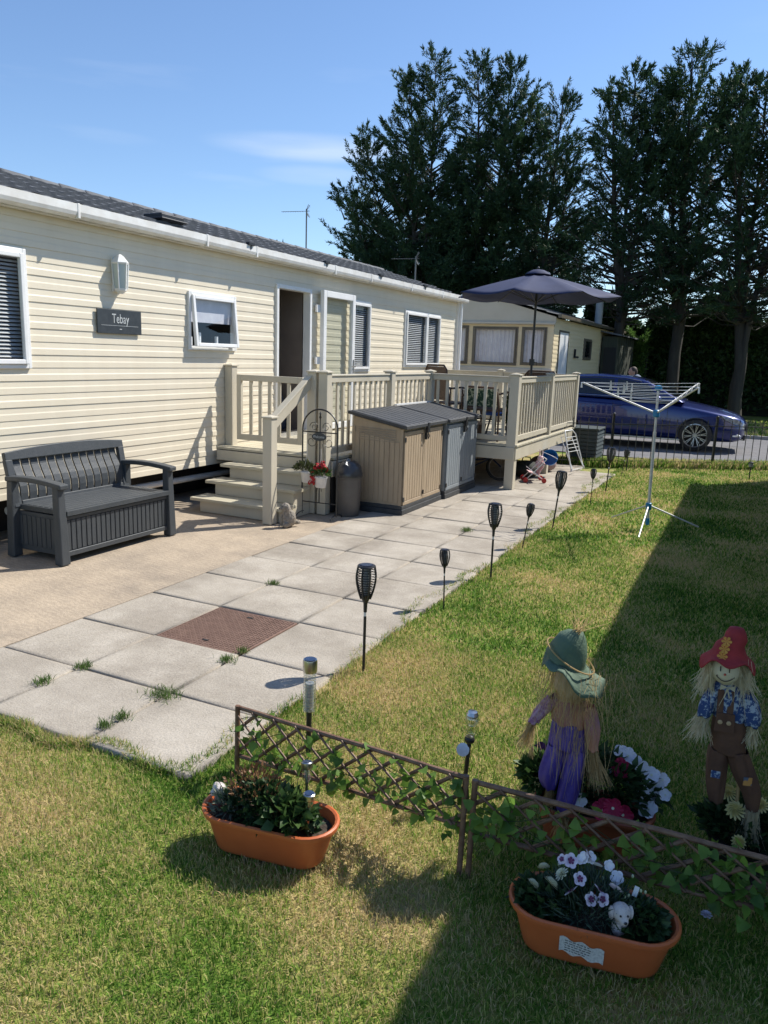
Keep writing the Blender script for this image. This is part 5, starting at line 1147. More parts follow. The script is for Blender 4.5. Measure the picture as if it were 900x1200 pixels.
TL = [(1,-1.80,3.57,'tall black cage torch nearest the viewer at the lawn edge',0,0), (0,-1.81,4.80,'short black torch nearest the viewer, second in the torch row',-1,-2), (1,-1.77,5.72,'tall black cage torch with upright stem, third in the torch row',0,0), (0,-1.83,6.85,'short black torch leaning right, fourth in the torch row',2,7),
      (1,-1.80,7.88,'tall black cage torch leaning right, fifth in the torch row',1,5), (0,-1.75,9.61,'short black torch upright, sixth in the torch row',0,1), (1,-1.74,10.59,'tall black cage torch in front of the grey storage box',0,3), (0,-1.80,12.24,'short black torch leaning at the far end of the torch row',0,8)]
used = {0: False, 1: False}
for big, x, y, lab, ax, ay in TL:
    src = tb_ if big else ts_
    o = src if not used[big] else copy_tree(src)
    used[big] = True; o.location = (x, y, 0); o['label'] = lab; o.rotation_euler = (R(ax), R(ay), R(random.uniform(0,45)))
st_ = thing('solar_stake_light', 'small solar stake light standing alone on the lawn near the right end of the railings', 'solar light', (-.01, 13.3, 0))
MB().tube([(0,0,-.05), (0,0,.17)], .009, 8).build('stake', M['blackplastic'], st_); MB().lathe([(.01,.17), (.032,.18), (.034,.235), (.02,.25)], (0,0,0), 12).build('lamp', torchglass, st_, smooth=40); MB().lathe([(.038,.235), (.04,.25), (.0,.262)], (0,0,0), 12).build('cap', M['blackplastic'], st_)
st2 = thing('solar_stake_light', 'small solar stake light behind the last torch beside the storage box', 'solar light', (-1.83, 12.95, 0))
MB().tube([(0,0,-.05), (0,0,.22)], .009, 8).build('stake', M['blackplastic'], st2); MB().lathe([(.01,.22), (.034,.23), (.036,.285), (.02,.30)], (0,0,0), 12).build('lamp', torchglass, st2, smooth=40); MB().lathe([(.038,.285), (.04,.30), (.0,.312)], (0,0,0), 12).build('cap', M['blackplastic'], st2)

# ------------------------------------------------------------------ aerials behind the roof
def aerial(loc, h, lab, ln_, rz, k_=.62):
    t = thing('tv_aerial', lab, 'aerial', loc, rz=rz, group='television aerials behind the long roof')
    MB().tube([(0,0,0), (0,0,h)], .022, 8).build('mast', pm('aerial_grey', (.16,.17,.18), None, 8, .5), t)
    q = MB(); q.tube([(-ln_,0,h-.12), (.12,0,h-.10)], .012, 6)
    for i in range(9): x = -ln_+.03+i*(ln_-.1)/9; q.tube([(x,-.14,h-.12), (x,.14,h-.12)], .005, 5)
    for i in (-1, 1): q.tube([(-.02,0,h-.10), (.10,.10*i,h+.18)], .010, 6); q.tube([(-.02,0,h-.10), (.10,.10*i,h-.38)], .010, 6)
    for i in range(5): q.tube([(.02+.02*i,-.15,h-.10+.28*(i/5)), (.02+.02*i,.15,h-.10+.28*(i/5))], .005, 5); q.tube([(.02+.02*i,-.15,h-.10-.26*(i/5)), (.02+.02*i,.15,h-.10-.26*(i/5))], .005, 5)
    q.xf(Matrix.Translation((0,0,h)) @ Matrix.Diagonal((.8,k_,k_,1)) @ Matrix.Translation((0,0,-h))); q.build('antenna', MATS['aerial_grey'], t)
aerial((-12.35, 20.0, 0), 5.75, 'television aerial on a tall mast showing against the sky above the long roof', .95, R(12))
aerial((-9.3, 21.0, 0), 4.5, 'television aerial on a shorter mast in front of the dark trees', .9, R(12))

# ------------------------------------------------------------------ planters
def stadium(L_, W_, n=12):
    """rounded-end outline, 2n points"""
    r = W_/2; c = L_/2-r; P = []
    for s_ in (1, -1):
        for i in range(n): a = -math.pi/2+math.pi*i/(n-1) if s_ > 0 else math.pi/2+math.pi*i/(n-1); P.append((s_*c*1.0 + r*math.cos(a), r*math.sin(a)))
    return P
def trough(name, lab, loc, rz, L0, W0, L1, W1, H, mat, soilz=.035, tilt=None):
    t = thing(name, lab, 'planter', loc, rz=rz)
    lv = [(L0-.01,W0-.01,0), (L0,W0,.006), (L1-.008,W1-.008,H-.03), (L1-.006,W1-.006,H-.022), (L1+.022,W1+.022,H-.020), (L1+.028,W1+.028,H-.012), (L1+.026,W1+.026,H-.003), (L1+.012,W1+.012,H), (L1-.004,W1-.004,H-.004), (L1-.014,W1-.014,H-.02), (L0+(L1-L0)*.5-.015,W0+(W1-W0)*.5-.015,H*.5)]
    V_ = []; n2 = 28
    for (a, b_, z) in lv: V_ += [(x, y, z) for x, y in stadium(a, b_, 14)]
    F_ = [(i*n2+j, i*n2+(j+1) % n2, (i+1)*n2+(j+1) % n2, (i+1)*n2+j) for i in range(len(lv)-1) for j in range(n2)] + [tuple(range(n2))[::-1]]
    MB().add(V_, F_).build('trough', mat, t, smooth=35)
    S = stadium(L1-.02, W1-.02, 14); V_ = [(0,0,H-soilz+.006)]
    for f_ in (.35, .7, 1): V_ += [(x*f_, y*f_, H-soilz+(random.uniform(-.006,.008) if f_ < 1 else -.004)) for x, y in S]
    F_ = [(0, 1+j, 1+(j+1) % n2) for j in range(n2)] + [(1+r*n2+j, 1+(r+1)*n2+j, 1+(r+1)*n2+(j+1) % n2, 1+r*n2+(j+1) % n2) for r in range(2) for j in range(n2)]
    MB().add(V_, F_).build('soil', M['soil'], t, smooth=60)
    return t
TH = .148
P1 = (-1.365, 2.02); A1 = R(8.5)
pl1 = trough('planter', 'terracotta plastic trough of withering green plants in the sun at the trellis end', (*P1, -.012), A1, .40, .15, .475, .20, TH, M['terracotta'])
def loc1(u, v, z): return (P1[0]+u*math.cos(A1)-v*math.sin(A1), P1[1]+u*math.sin(A1)+v*math.cos(A1), z)
g1 = thing('leafy_plant', 'leafy green plant with dried brown tops in the sunlit terracotta trough', 'plant', loc1(-.02,0,TH-.04), A1)
foliage('foliage', 900, (.02,0,.02), (.17,.085,.10), .032, .024, lf_dark, g1, updir=.3)
foliage('foliage', 200, (.10,-.03,.035), (.10,.06,.07), .045, .04, lf_mid, g1, updir=.2)
brl = leafmat('leaf_dry', (.09,.045,.02), (.24,.125,.06), 30, .2); foliage('dry_tops', 230, (-.03,0,.085), (.11,.07,.09), .022, .012, brl, g1, updir=.8); foliage('dry_tops', 160, (.06,-.02,.06), (.045,.04,.05), .020, .012, brl, g1, updir=.6)
foliage('silver_leaves', 240, (-.13,-.02,.02), (.06,.05,.06), .03, .007, leafmat('leaf_silver', (.08,.11,.08), (.16,.19,.14), 30, .2), g1, updir=.4)
q = MB()
for k in range(16):
    x, y = random.uniform(-.14,.12), random.uniform(-.05,.05); q.tube([(x*.7, y*.7, 0), (x, y, .07), (x*1.15+random.uniform(-.02,.02), y*1.2, .13+random.random()*.05)], [.002,.0018,.001], 4)
q.build('stems', pm('stem_brown', (.12,.07,.035), (.07,.08,.03), 30, .8), g1)
def tubelight(loc, lab, h, tilt, small=False):
    t = thing('solar_tube_light', lab, 'solar light', loc, rot=(R(tilt[0]), R(tilt[1]), 0), group='clear solar garden lights')
    if not small:
        r = .027; MB().lathe([(r*1.12,h-.058), (r*1.16,h-.05), (r*1.16,h-.012), (r*1.08,h-.002), (0,h)], (0,0,0), 24, caps=False).build('cap', M['steel'], t, smooth=35)
        MB().lathe([(r*.9,h+.0005), (0,h+.0008)], (0,0,0), 20, caps=False).build('solar_panel', solar, t)
        tb2 = MB().lathe([(r,h-.058), (r*.92,h-.10), (r,h-.115), (r,h-.24), (.010,h-.25)], (0,0,0), 24, caps=False).build('clear_tube', M['crystal'], t, smooth=30)
        q = MB()
        for i in range(12): z = h-.068-i*.014; q.tube([(r*.98*math.cos(a), r*.98*math.sin(a), z) for a in np.linspace(0, 2*math.pi, 16, endpoint=False)], .0016, 4, closed=True)
        q.build('tube_ribs', M['crystal'], tb2); MB().tube([(0,0,h-.24), (0,0,h-.11)], .019, 14).build('reflector', pm('reflector_silver', (.62,.62,.62), (.4,.4,.4), 90, .4, metal=.3), tb2, smooth=40)
        MB().tube([(0,0,-.05), (0,0,h-.24)], .012, 10).build('stake', M['blackplastic'], t, smooth=40)
    else:
        r = .021; MB().lathe([(r*.9,h-.024), (r,h-.02), (r,h-.003), (r*.8,h)], (0,0,0), 20).build('cap', M['steel'], t, smooth=35); MB().lathe([(r*.75,h+.001), (0,h+.0012)], (0,0,0), 16, caps=False).build('solar_panel', solar, t)
        MB().lathe([(r*.88,h-.024), (r*.75,h-.06), (.006,h-.075)], (0,0,0), 20, caps=False).build('clear_cone', M['crystal'], t, smooth=40)
        MB().tube([(0,0,h-.09), (0,0,h-.03)], .0055, 8).build('reflector', M['steel'], t); MB().tube([(0,0,-.04), (0,0,h-.07)], .0055, 8).build('stake', M['steel'], t, smooth=40)
    return t
tubelight((-1.60, 2.66, -.01), 'large ribbed solar tube light with steel cap behind the left end of the trellis', .435, (1, 1))
tubelight(loc1(.155,-.03,.10), 'small steel-capped solar light upright at the right end of the sunlit trough', .155, (0, 1), True)
tubelight(loc1(.11,.06,.10), 'small steel-capped solar light tilted back in the sunlit trough', .195, (-10, -6), True)
t = thing('solar_globe_light', 'clear globe solar light on a thin black-collared stake behind the trellis joint', 'solar light', (-.88, 2.66, -.01), rot=(0, R(3), 0))
MB().ball((0,0,.335), (.028,.028,.030), 18, 12).build('globe', M['crystal'], t, smooth=80); MB().lathe([(.020,.345), (.024,.355), (.018,.368), (0,.37)], (0,0,0), 18, caps=False).build('cap', M['steel'], t, smooth=40)
MB().lathe([(.010,.25), (.015,.255), (.024,.29), (.020,.31)], (0,0,0), 18, caps=False).build('clear_cone', M['crystal'], t, smooth=40)
q = MB().ball((0,0,.25), (.021,.021,.019), 14, 8); q.build('collar', M['blackplastic'], t, smooth=60); MB().tube([(0,0,-.05), (0,0,.245)], .009, 8).build('stake', M['blackplastic'], t)
q = MB().lathe([(.0,0), (.026,0), (.026,.004), (0,.004)], (0,0,0), 18, caps=False); q.xf(Matrix.Translation((-.018,-.012,.205)) @ Matrix.Rotation(R(65), 4, 'X')); q.build('reflector_disc', M['steel'], t)
whp = pm('figurine_white', (.62,.57,.54), (.50,.44,.41), 60, .7, .5, 120); pkp = pm('figurine_pink', (.55,.22,.22), (.45,.16,.17), 40, .7)
def pup(loc, rz, s_, lab, coat):
    t = thing('dog_figurine', lab, 'figurine', loc, rz=rz, group='small dog figurines in the troughs'); t.scale = (s_, s_, s_)
    blob('head', [((0,0,.055), (.024,.025,.023)), ((0,-.022,.047), (.012,.013,.011)), ((0,0,.025), (.014,.014,.02))], .0035, whp, t)
    q = MB().ball((0,0,.012), (.020,.018,.026), 14, 10); q.build('body', coat, t, smooth=80)
    [MB().ball((s2*.024,.0,.053), (.007,.012,.018), 10, 6).build('ear', whp, t, smooth=80) for s2 in (-1, 1)]
    q = MB(); q.ball((0,-.035,.050), (.0045,.003,.0035), 8, 6); [q.ball((s2*.009,-.0225,.060), .0028, 8, 6) for s2 in (-1, 1)]; q.build('nose_and_eyes', M['blackplastic'], t, smooth=80)
pup(loc1(-.205,.01,.115), R(-25), 1.0, 'small white-headed dog figurine in a pink coat at the left tip of the sunlit trough', pkp)
# ---- front trough with white pinks
P2 = (-.268, 2.075); A2 = R(9)
pl2 = trough('planter', 'terracotta plastic trough of white and pink-eyed flowers with a torn price label, in the shade', (*P2, -.012), A2, .395, .15, .465, .205, TH, M['terracotta'])
def loc2(u, v, z): return (P2[0]+u*math.cos(A2)-v*math.sin(A2), P2[1]+u*math.sin(A2)+v*math.cos(A2), z)
q = MB(); V_ = []
for j in range(5):
    for i in range(13):
        u = -.085+.125*i/12; z = .045+.055*j/4+.006*math.sin(i*1.3)*(j in (0, 4))-.02*(i/12); yw = -(.15/2+(.205-.15)/2*(z/TH))-.0025; V_.append((u, yw, z))
q.add(V_, [(j*13+i, j*13+i+1, (j+1)*13+i+1, (j+1)*13+i) for j in range(4) for i in range(12)]); sk = q.build('price_label', pm('paper_label', (.66,.64,.60), (.50,.48,.45), 120, .6, lo=.45, hi=.6), pl2, fixn=False); sk['label'] = 'torn pale printed label stuck on the front of the trough'
q = MB()
for j in range(5):
    u0 = -.07; z = .090-.009*j
    while u0 < (.0 if j < 4 else -.02):
        w_ = random.uniform(.004,.011); zz = z-.02*(u0+.085)/.125; yw = -(.15/2+(.205-.15)/2*(zz/TH))-.0032; q.add([(u0,yw,zz), (u0+w_,yw,zz-.001), (u0+w_,yw-.0001,zz+.0022), (u0,yw-.0001,zz+.0032)], [(0,1,2,3)]); u0 += w_+.003
q.build('small_print', pm('ink_grey', (.12,.12,.12), None, 9, .7), sk, fixn=False)
g2 = thing('dianthus_plant', 'grassy blue-green dianthus with white and purple-eyed flowers in the shaded trough', 'plant', loc2(-.01,.01,TH-.03), A2)
foliage('foliage', 1500, (-.0,0,0), (.14,.085,.085), .05, .004, leafmat('leaf_bluegreen', (.035,.065,.045), (.08,.12,.085), 30, .2), g2, updir=.6, fold=.1)
foliage('foliage', 500, (.14,-.01,0), (.075,.07,.045), .03, .022, lf_dark, g2, updir=.3); foliage('foliage', 480, (-.13,-.01,0), (.085,.07,.05), .032, .022, lf_dark, g2, updir=.3)
wpet = pm('petal_white', (.76,.75,.76), (.70,.68,.72), 40, .6); ppet = pm('petal_pinkish', (.62,.50,.62), (.72,.66,.72), 90, .6, lo=.4, hi=.6); eyep = pm('petal_eye', (.14,.02,.09), None, 9, .6); cream = pm('petal_cream', (.72,.72,.48), (.66,.66,.56), 60, .7)
def pink_flower():
    q = MB(); petals(q, 5, .0155, .10, 1.05, 0, .3); 
    o = q.build('flower', ppet, g2, fixn=False)
    e = MB(); petals(e, 5, .0075, .25, .9, .0012, rot=.2); e.build('flower_eye', eyep, o, fixn=False)
    return o
def daisy():
    q = MB()
    for k in range(6): petals(q, 9, .017-.002*k, .05+.13*k, .7, .001*k, rot=k*.35)
    return q.build('flower', cream, g2, fixn=False)
def plain():
    q = MB(); petals(q, 5, .0165, .10, 1.1, 0, .3); petals(q, 5, .011, .3, 1.0, .001, rot=.6); return q.build('flower', wpet, g2, fixn=False)
pf = pink_flower(); df_ = daisy(); wf_ = plain()
def setf(o, u, v, z, par=g2, first=False, tx=-35, sc=1.0):
    c = o if first else copy_tree(o, par)
    c.location = (u, v, z); c.rotation_euler = (R(-tx+random.uniform(-9,9)), R(random.uniform(-10,10)), random.random()*6); c.scale = (sc, sc, sc); return c
# (u along trough, v across, z above soil)
for i, (u, v, z, s_) in enumerate(((-.065,.01,.135,1.1), (-.035,-.03,.110,1.0), (-.055,-.06,.085,1.15), (.02,-.05,.102,1), (.000,-.065,.078,1), (.035,-.06,.082,1.0), (.065,-.03,.105,1.0), (-.015,.03,.150,1), (-.09,.03,.12,.8))): setf(pf, u, v, z, first=(i == 0), sc=s_*1.35, tx=-52)
for i, (u, v, z, s_) in enumerate(((-.165,-.045,.070,1.0), (-.115,-.045,.085,1.25), (-.085,-.02,.105,1.1), (-.14,.01,.095,.9))): setf(df_, u, v, z, first=(i == 0), sc=s_*1.3, tx=-50)
for i, (u, v, z, s_) in enumerate(((-.03,.03,.138,1.0), (.01,.03,.125,.9), (.07,.02,.105,1.0), (.045,.04,.125,.8), (-.01,.035,.142,.9))): setf(wf_, u, v, z, first=(i == 0), sc=s_*1.3, tx=-50)
q = MB()
pm('bud_cream', (.45,.50,.30), None, 9, .6)
for k in range(14): MB().ball((0,0,0), (.004,.004,.006), 8, 6).build('bud', MATS['bud_cream'], g2, smooth=60).location = (random.uniform(-.12,.16), random.uniform(-.05,.05), random.uniform(.05,.11))
q = MB()
for k in range(30): u, v = random.uniform(-.1,.1), random.uniform(-.05,.05); q.tube([(u*.6, v*.6, -.01), (u*.9, v*.9, .06), (u, v, .11)], .0012, 4)
q.build('stems', lf_mid, g2)
MB().obox((.115,.03,.085), (.014,.002,.03), Euler((R(-20), R(15), 0)).to_matrix()).build('plant_tag', M['white'], pl2, bevel=.0005).location = (0, 0, TH-.03)
pup(loc2(.075,-.055,.115), R(28), 1.15, 'white puppy figurine with dark nose at the front rim of the shaded trough', whp)
# ---- trough behind the trellis with petunias
P3 = (-.37, 2.62); A3 = R(10)
redc = pm('terracotta_dark', (.30,.075,.035), (.24,.06,.03), 6, .5)
pl3 = trough('planter', 'dull red plastic trough behind the trellis under the straw scarecrow', (*P3, -.012), A3, .34, .14, .40, .19, .15, redc)
g3 = thing('petunia_plant', 'petunias with white, crimson and purple blooms at the feet of the straw scarecrow', 'plant', (P3[0], P3[1]+.03, .10), A3)
foliage('foliage', 1500, (.0,.03,.07), (.22,.11,.12), .042, .024, lf_dark, g3, updir=.3)
foliage('foliage', 500, (-.19,0,.08), (.08,.08,.11), .042, .024, lf_mid, g3, updir=.3)
crim = pm('petal_crimson', (.42,.004,.06), (.30,.003,.04), 30, .6); purp = pm('petal_purple', (.085,.012,.13), (.05,.006,.08), 30, .6)
def pet(mat, r):
    q = MB(); petals(q, 5, r, .22, 1.12, 0, .25, seg=6); o = q.build('flower', mat, g3, fixn=False); e = MB().lathe([(.003,.002), (.0045,.004)], (0,0,0), 8); e.build('flower_eye', cream, o); return o
pw = pet(wpet, .028); pc = pet(crim, .032); pp_ = pet(purp, .030)
def setp(o, first, u, v, z, sc=1, rx=50): 
    c = o if first else copy_tree(o, g3); c.location = (u, v, z); c.rotation_euler = (R(rx+random.uniform(-22,22)), R(random.uniform(-28,28)), random.uniform(-.4,.4)); c.scale = (sc*1.15,)*3
for i, (u, v, z, s_) in enumerate(((.10,.06,.195,1), (.125,.05,.175,1), (.075,.07,.20,.9), (.15,.04,.165,.95), (.165,.03,.14,1), (.185,.03,.15,1), (.20,.03,.115,1.05), (.205,.02,.085,.9), (.18,-.04,.055,1.15), (.025,.03,.155,.9), (.225,.05,.13,.8), (-.16,.02,.21,.95), (-.15,.0,.18,.8), (-.10,-.09,.10,1.15), (-.06,-.10,.08,.9), (.13,.02,.12,.95), (.235,.0,.10,.7), (.155,.0,.10,.9))): setp(pw, i == 0, u, v, z, s_)
for i, (u, v, z, s_) in enumerate(((.075,.0,.175,1.0), (.055,-.13,.09,1.0), (.025,-.12,.07,1.1), (.09,-.11,.06,1.0))): setp(pc, i == 0, u, v, z, s_)
for i, (u, v, z, s_) in enumerate(((-.21,.0,.19,1), (-.14,-.03,.155,1.15), (-.19,.03,.165,.9), (-.115,-.11,.02,1.0), (-.09,-.03,.17,.9))): setp(pp_, i == 0, u, v, z, s_)
# ---- dark pot with yellow marigolds
P4 = (.13, 2.70)
pl4 = thing('planter', 'black plastic pot of pale yellow marigolds under the red-hatted scarecrow', 'planter', (*P4, -.01))
MB().lathe([(.095,0), (.125,.13), (.135,.135), (.135,.15), (.122,.15), (.115,.12)], (0,0,0), 28).build('pot', M['blackplastic'], pl4, smooth=30); MB().lathe([(.0,.13), (.118,.125)], (0,0,0), 24, caps=False).build('soil', M['soil'], pl4)
g4 = thing('marigold_plant', 'pale yellow pompom marigolds with dark leaves in the black pot', 'plant', (*P4, .12)); foliage('foliage', 900, (-.01,0,.02), (.14,.11,.09), .045, .02, lf_dark, g4, updir=.3)
q = MB()
for k in range(11): petals(q, 13, .034-.0028*k, .02+.10*k, .62, .0022*k, rot=k*.4, seg=2)
mg = q.build('flower', pm('petal_yellow', (.66,.56,.20), (.70,.64,.34), 60, .7), g4, fixn=False)
for i, (u, v, z, s_, m2) in enumerate(((-.07,-.05,.17,1.0,0), (-.045,-.09,.135,1.1,0), (.03,-.05,.155,.9,0), (-.025,-.15,.06,.8,1), (-.10,.0,.165,.85,0))):
    c = mg if i == 0 else copy_tree(mg, g4); c.location = (u, v, z); c.rotation_euler = (R(48+random.uniform(-8,8)), R(random.uniform(-12,12)), 0); c.scale = (s_*.92,)*3
# pale flower head fallen by the trellis
fw_ = MB()
for k in range(5): petals(fw_, 7, .018-.0025*k, .05+.15*k, .8, .001*k, rot=k*.5, seg=3)
tag(fw_.build('faded_flower', pm('petal_lilac', (.42,.38,.46), (.5,.46,.5), 60, .8), None, fixn=False), 'faded lilac flower head caught low in the right trellis leaves', 'flower').location = (.035, 2.26, .09)

# ------------------------------------------------------------------ expanding trellis with ivy
ivy = leafmat('ivy_leaf', (.05,.12,.02), (.20,.34,.06), 14, .5, .42)
def heart_leaves(P, D, Nn, S):
    """heart-ish leaf of 6 verts folded on the midrib"""
    n = len(P); D = D/np.linalg.norm(D, axis=1)[:,None]; X = np.cross(D, Nn); X /= np.linalg.norm(X, axis=1)[:,None]; Z = np.cross(X, D); S = S[:,None]
    sh = [(0,0,.0), (.48,.05,.10), (.40,.50,.06), (0,1.05,-.10), (-.40,.50,.06), (-.48,.05,.10), (0,.45,-.02)]
    V = np.stack([P + X*S*a + D*S*b + Z*S*c for a, b, c in sh], 1); b_ = np.arange(n)[:,None]*7
    T = np.stack([b_+[0,1,6], b_+[1,2,6], b_+[2,3,6], b_+[3,4,6], b_+[4,5,6], b_+[5,0,6]], 1).reshape(-1, 3); return V.reshape(-1, 3), T
def trellis(lab, A, B, za, zb_, nleaf, posts, seed, dens=None):
    """A,B = (x,y); za=(bottom,top) at A, zb_ at B"""
    t = thing('trellis_panel', lab, 'trellis', (A[0], A[1], 0)); lr = random.Random(seed)
    a = V3(A[0], A[1], 0); b = V3(B[0], B[1], 0); d = b-a; Ln = d.length; nrm = V3(-d.y, d.x, 0).normalized()
    def pt(u, v, o=0): z0 = za[0]+(zb_[0]-za[0])*u; z1 = za[1]+(zb_[1]-za[1])*u; return a+d*u+V3(0,0,z0+(z1-z0)*v)+nrm*o
    for px_, nm, top_ in posts:
        base = a+d*px_; q = MB().tube([base+V3(0,0,-.06), base+V3(.003,0,.12), pt(px_, 1)+V3(.006,0,.012)], .0105, 8); q.build('post', M['wood_dark'], t, smooth=50, wc=True)
    for v in (0, 1): q = MB().tube([pt(u, v, .008)+V3(0,0,lr.uniform(-.002,.002)) for u in np.linspace(-.005, 1.005, 9)], .0092, 7); q.build('rail', M['wood_dark'], t, smooth=50, wc=True)
    H = (za[1]-za[0]+zb_[1]-zb_[0])/2; sl_ = .25/Ln; st_ = .113/Ln; off = {1: .010, -1: -.004}
    for s_ in (1, -1):
        u = -sl_
        while u < 1:
            u0, u1 = (u, u+sl_) if s_ > 0 else (u+sl_, u); v0, v1 = 0, 1
            if u0 < 0: v0 = (0-u0)/(u1-u0); u0 = 0
            if u1 < 0: v1 = (0-u0)/(u1-u0); u1 = 0
            if u0 > 1: v0 = (1-u0)/(u1-u0); u0 = 1
            if u1 > 1: v1 = v0+(1-u0)/(u1-u0)*(v1-v0); u1 = 1
            if abs(u1-u0) > .02: MB().tube([pt(u0, v0, off[s_]), pt(u1, v1, off[s_])], .0078 if s_ > 0 else .0046, 6).build('slat', M['wood_dark'], t, smooth=50, wc=True)
            u += st_
    U = rng.random(nleaf); Vv = np.clip(rng.beta(1.1, 1.4, nleaf)*1.15-.10, -.12, 1.05)
    if dens is not None: k_ = rng.random(nleaf) < dens(U, Vv); U = U[k_]; Vv = Vv[k_]
    P = np.array([tuple(pt(u, v, lr.uniform(-.045,.05))) for u, v in zip(U, Vv)]); n = len(P)
    D = rdir(n)*.9; D[:,2] -= .25; D += np.array(tuple(-nrm))*.4; Nn = rdir(n)*.6+np.array([-.2,-.55,.6])
    V_, T_ = heart_leaves(P, D, Nn, .026+.020*rng.random(n)); lo = npmesh('ivy_leaves', V_, T_, ivy, t, rnd=np.repeat(rng.random(n), 7), wc=True)
    q = MB()
    for k in range(4):
        v0 = .2+.2*k; q.tube([pt(u, v0+.18*math.sin(u*14+k*2), .012*math.sin(u*20+k)) for u in np.linspace(0.02, .98, 26)], .0014, 4)
    q.build('vine_stems', lf_olive, t, wc=True)
    return t
trellis('dark rustic trellis panel with artificial ivy in the sun, left of the joint', (-1.775,2.38), (-.735,2.225), (.055,.27), (.155,.335), 300, ((0,'',0), (1,'',0)), 5, lambda U, V: .45+.55*U)
trellis('dark rustic trellis panel with artificial ivy, mostly in shade right of the joint', (-.705,2.23), (.46,2.36), (.135,.325), (.10,.265), 460, ((0,'',0), (1,'',0)), 8, lambda U, V: np.where((U > .12) & (U < .42), .45, .95))

# ------------------------------------------------------------------ scarecrows
def strands(name, n, root, rr, dirv, ln_, spread, w, mat, parent, curl=.15, seg=4):
    """bundle of thin raffia strips"""
    V_ = []; F_ = []; D0 = Vector(dirv).normalized(); k = 0
    for i in range(n):
        p = Vector(root) + Vector((random.gauss(0,1)*rr[0], random.gauss(0,1)*rr[1], random.gauss(0,1)*rr[2])); d = (D0 + Vector((random.gauss(0,1), random.gauss(0,1), random.gauss(0,1)*.6))*spread).normalized()
        L_ = ln_*random.uniform(.65,1.1); s_ = d.cross(Vector((random.gauss(0,1), random.gauss(0,1), random.gauss(0,1)))).normalized()*w*random.uniform(.6,1.2)*.5; cv = Vector((random.gauss(0,1), random.gauss(0,1), random.gauss(0,1)))*curl*L_
        for j in range(seg+1):
            t = j/seg; q = p+d*L_*t+cv*t*t*.5; ww = s_*(1-.5*t); V_ += [tuple(q-ww), tuple(q+ww)]
        F_ += [(k+2*j, k+2*j+1, k+2*j+3, k+2*j+2) for j in range(seg)]; k += 2*(seg+1)
    me = MB().add(V_, F_); return me.build(name, mat, parent, fixn=False)
def cloth(name, rings, mat, parent, n=24, wr=.09, seed=0, sub=1, thick=.0025):
    """loft of (centre, rx, ry) rings with folds"""
    V_ = []; k = len(rings)
    for i, (c, rx, ry) in enumerate(rings):
        for j in range(n): a = 2*math.pi*j/n; f_ = 1+wr*math.sin(a*5+seed+i*.7)+wr*.6*math.sin(a*9+i*1.7+seed*2); V_.append((c[0]+rx*f_*math.cos(a), c[1]+ry*f_*math.sin(a), c[2]+.004*math.sin(a*4+i)))
    F_ = [(i*n+j, i*n+(j+1) % n, (i+1)*n+(j+1) % n, (i+1)*n+j) for i in range(k-1) for j in range(n)]
    o = MB().add(V_, F_).build(name, mat, parent, smooth=80, fixn=True); s_ = o.modifiers.new('s', 'SOLIDIFY'); s_.thickness = thick; s_.offset = -1
    if sub: q = o.modifiers.new('sub', 'SUBSURF'); q.levels = 1; q.render_levels = 1
    return o
violet = pm('violet_cloth', (.065,.035,.24), (.11,.07,.34), 16, .45, .3, 60); hatg = pm('hat_green', (.065,.11,.07), (.09,.14,.095), 10, .75, .3, 90); salmon = pm('salmon_cloth', (.42,.20,.12), (.30,.15,.18), 20, .8)
s1 = thing('scarecrow', 'straw scarecrow in violet trousers and a drooping green hat, half in the sun', 'scarecrow', (-.47, 2.53, 0))
MB().tube([(0,0,-.03), (0,0,.66)], .006, 8).build('stick', pm('cane', (.42,.30,.14), None, 20, .6), s1, smooth=50)
q = MB(); q.ball((.0,0,.615), (.062,.058,.068), 18, 12); q.ball((0,0,.50), (.055,.04,.085), 16, 10); voxel(q.build('body', pm('calico', (.55,.42,.26), (.45,.33,.2), 20, .85), s1), .01)
# trousers: waist, two legs
cloth('trousers', [((.005,0,.475),.062,.042), ((.005,0,.44),.064,.044), ((.004,0,.40),.066,.045), ((.003,0,.375),.066,.044)], violet, s1, wr=.05, seed=2)
cloth('trouser_leg', [((-.028,0,.385),.034,.040), ((-.038,0,.34),.036,.036), ((-.048,-.005,.29),.037,.034), ((-.052,-.008,.245),.036,.032), ((-.045,-.01,.215),.024,.022), ((-.044,-.01,.205),.018,.016)], violet, s1, wr=.13, seed=1)
cloth('trouser_leg', [((.034,0,.385),.034,.040), ((.036,0,.34),.036,.036), ((.030,-.012,.27),.036,.034), ((.022,-.02,.205),.036,.032), ((.014,-.025,.155),.030,.027), ((.012,-.025,.14),.018,.016)], violet, s1, wr=.13, seed=4)
cloth('shirt', [((.0,0,.56),.040,.032), ((0,0,.54),.058,.042), ((.003,0,.50),.064,.045), ((.005,0,.46),.060,.041)], salmon, s1, wr=.09, seed=3)
cloth('sleeve', [((-.05,0,.555),.026,.026), ((-.075,-.005,.52),.028,.027), ((-.10,-.01,.48),.026,.025), ((-.115,-.012,.455),.016,.016), ((-.12,-.013,.445),.022,.020)], pm('purple_check', (.22,.10,.20), (.35,.22,.30), 60, .8, lo=.45, hi=.55), s1, wr=.11, seed=5)
cloth('sleeve', [((.055,0,.55),.026,.026), ((.078,-.01,.50),.028,.027), ((.088,-.018,.45),.027,.026), ((.092,-.022,.41),.016,.016), ((.094,-.022,.40),.021,.020)], salmon, s1, wr=.11, seed=6)
strands('straw_hand', 165, (-.122,-.013,.445), (.006,.006,.004), (-.25,0,-1), .115, .20, .0022, M['straw'], s1); strands('straw_hand', 180, (.095,-.022,.40), (.006,.006,.004), (.25,-.05,-1), .135, .18, .0022, M['straw'], s1)
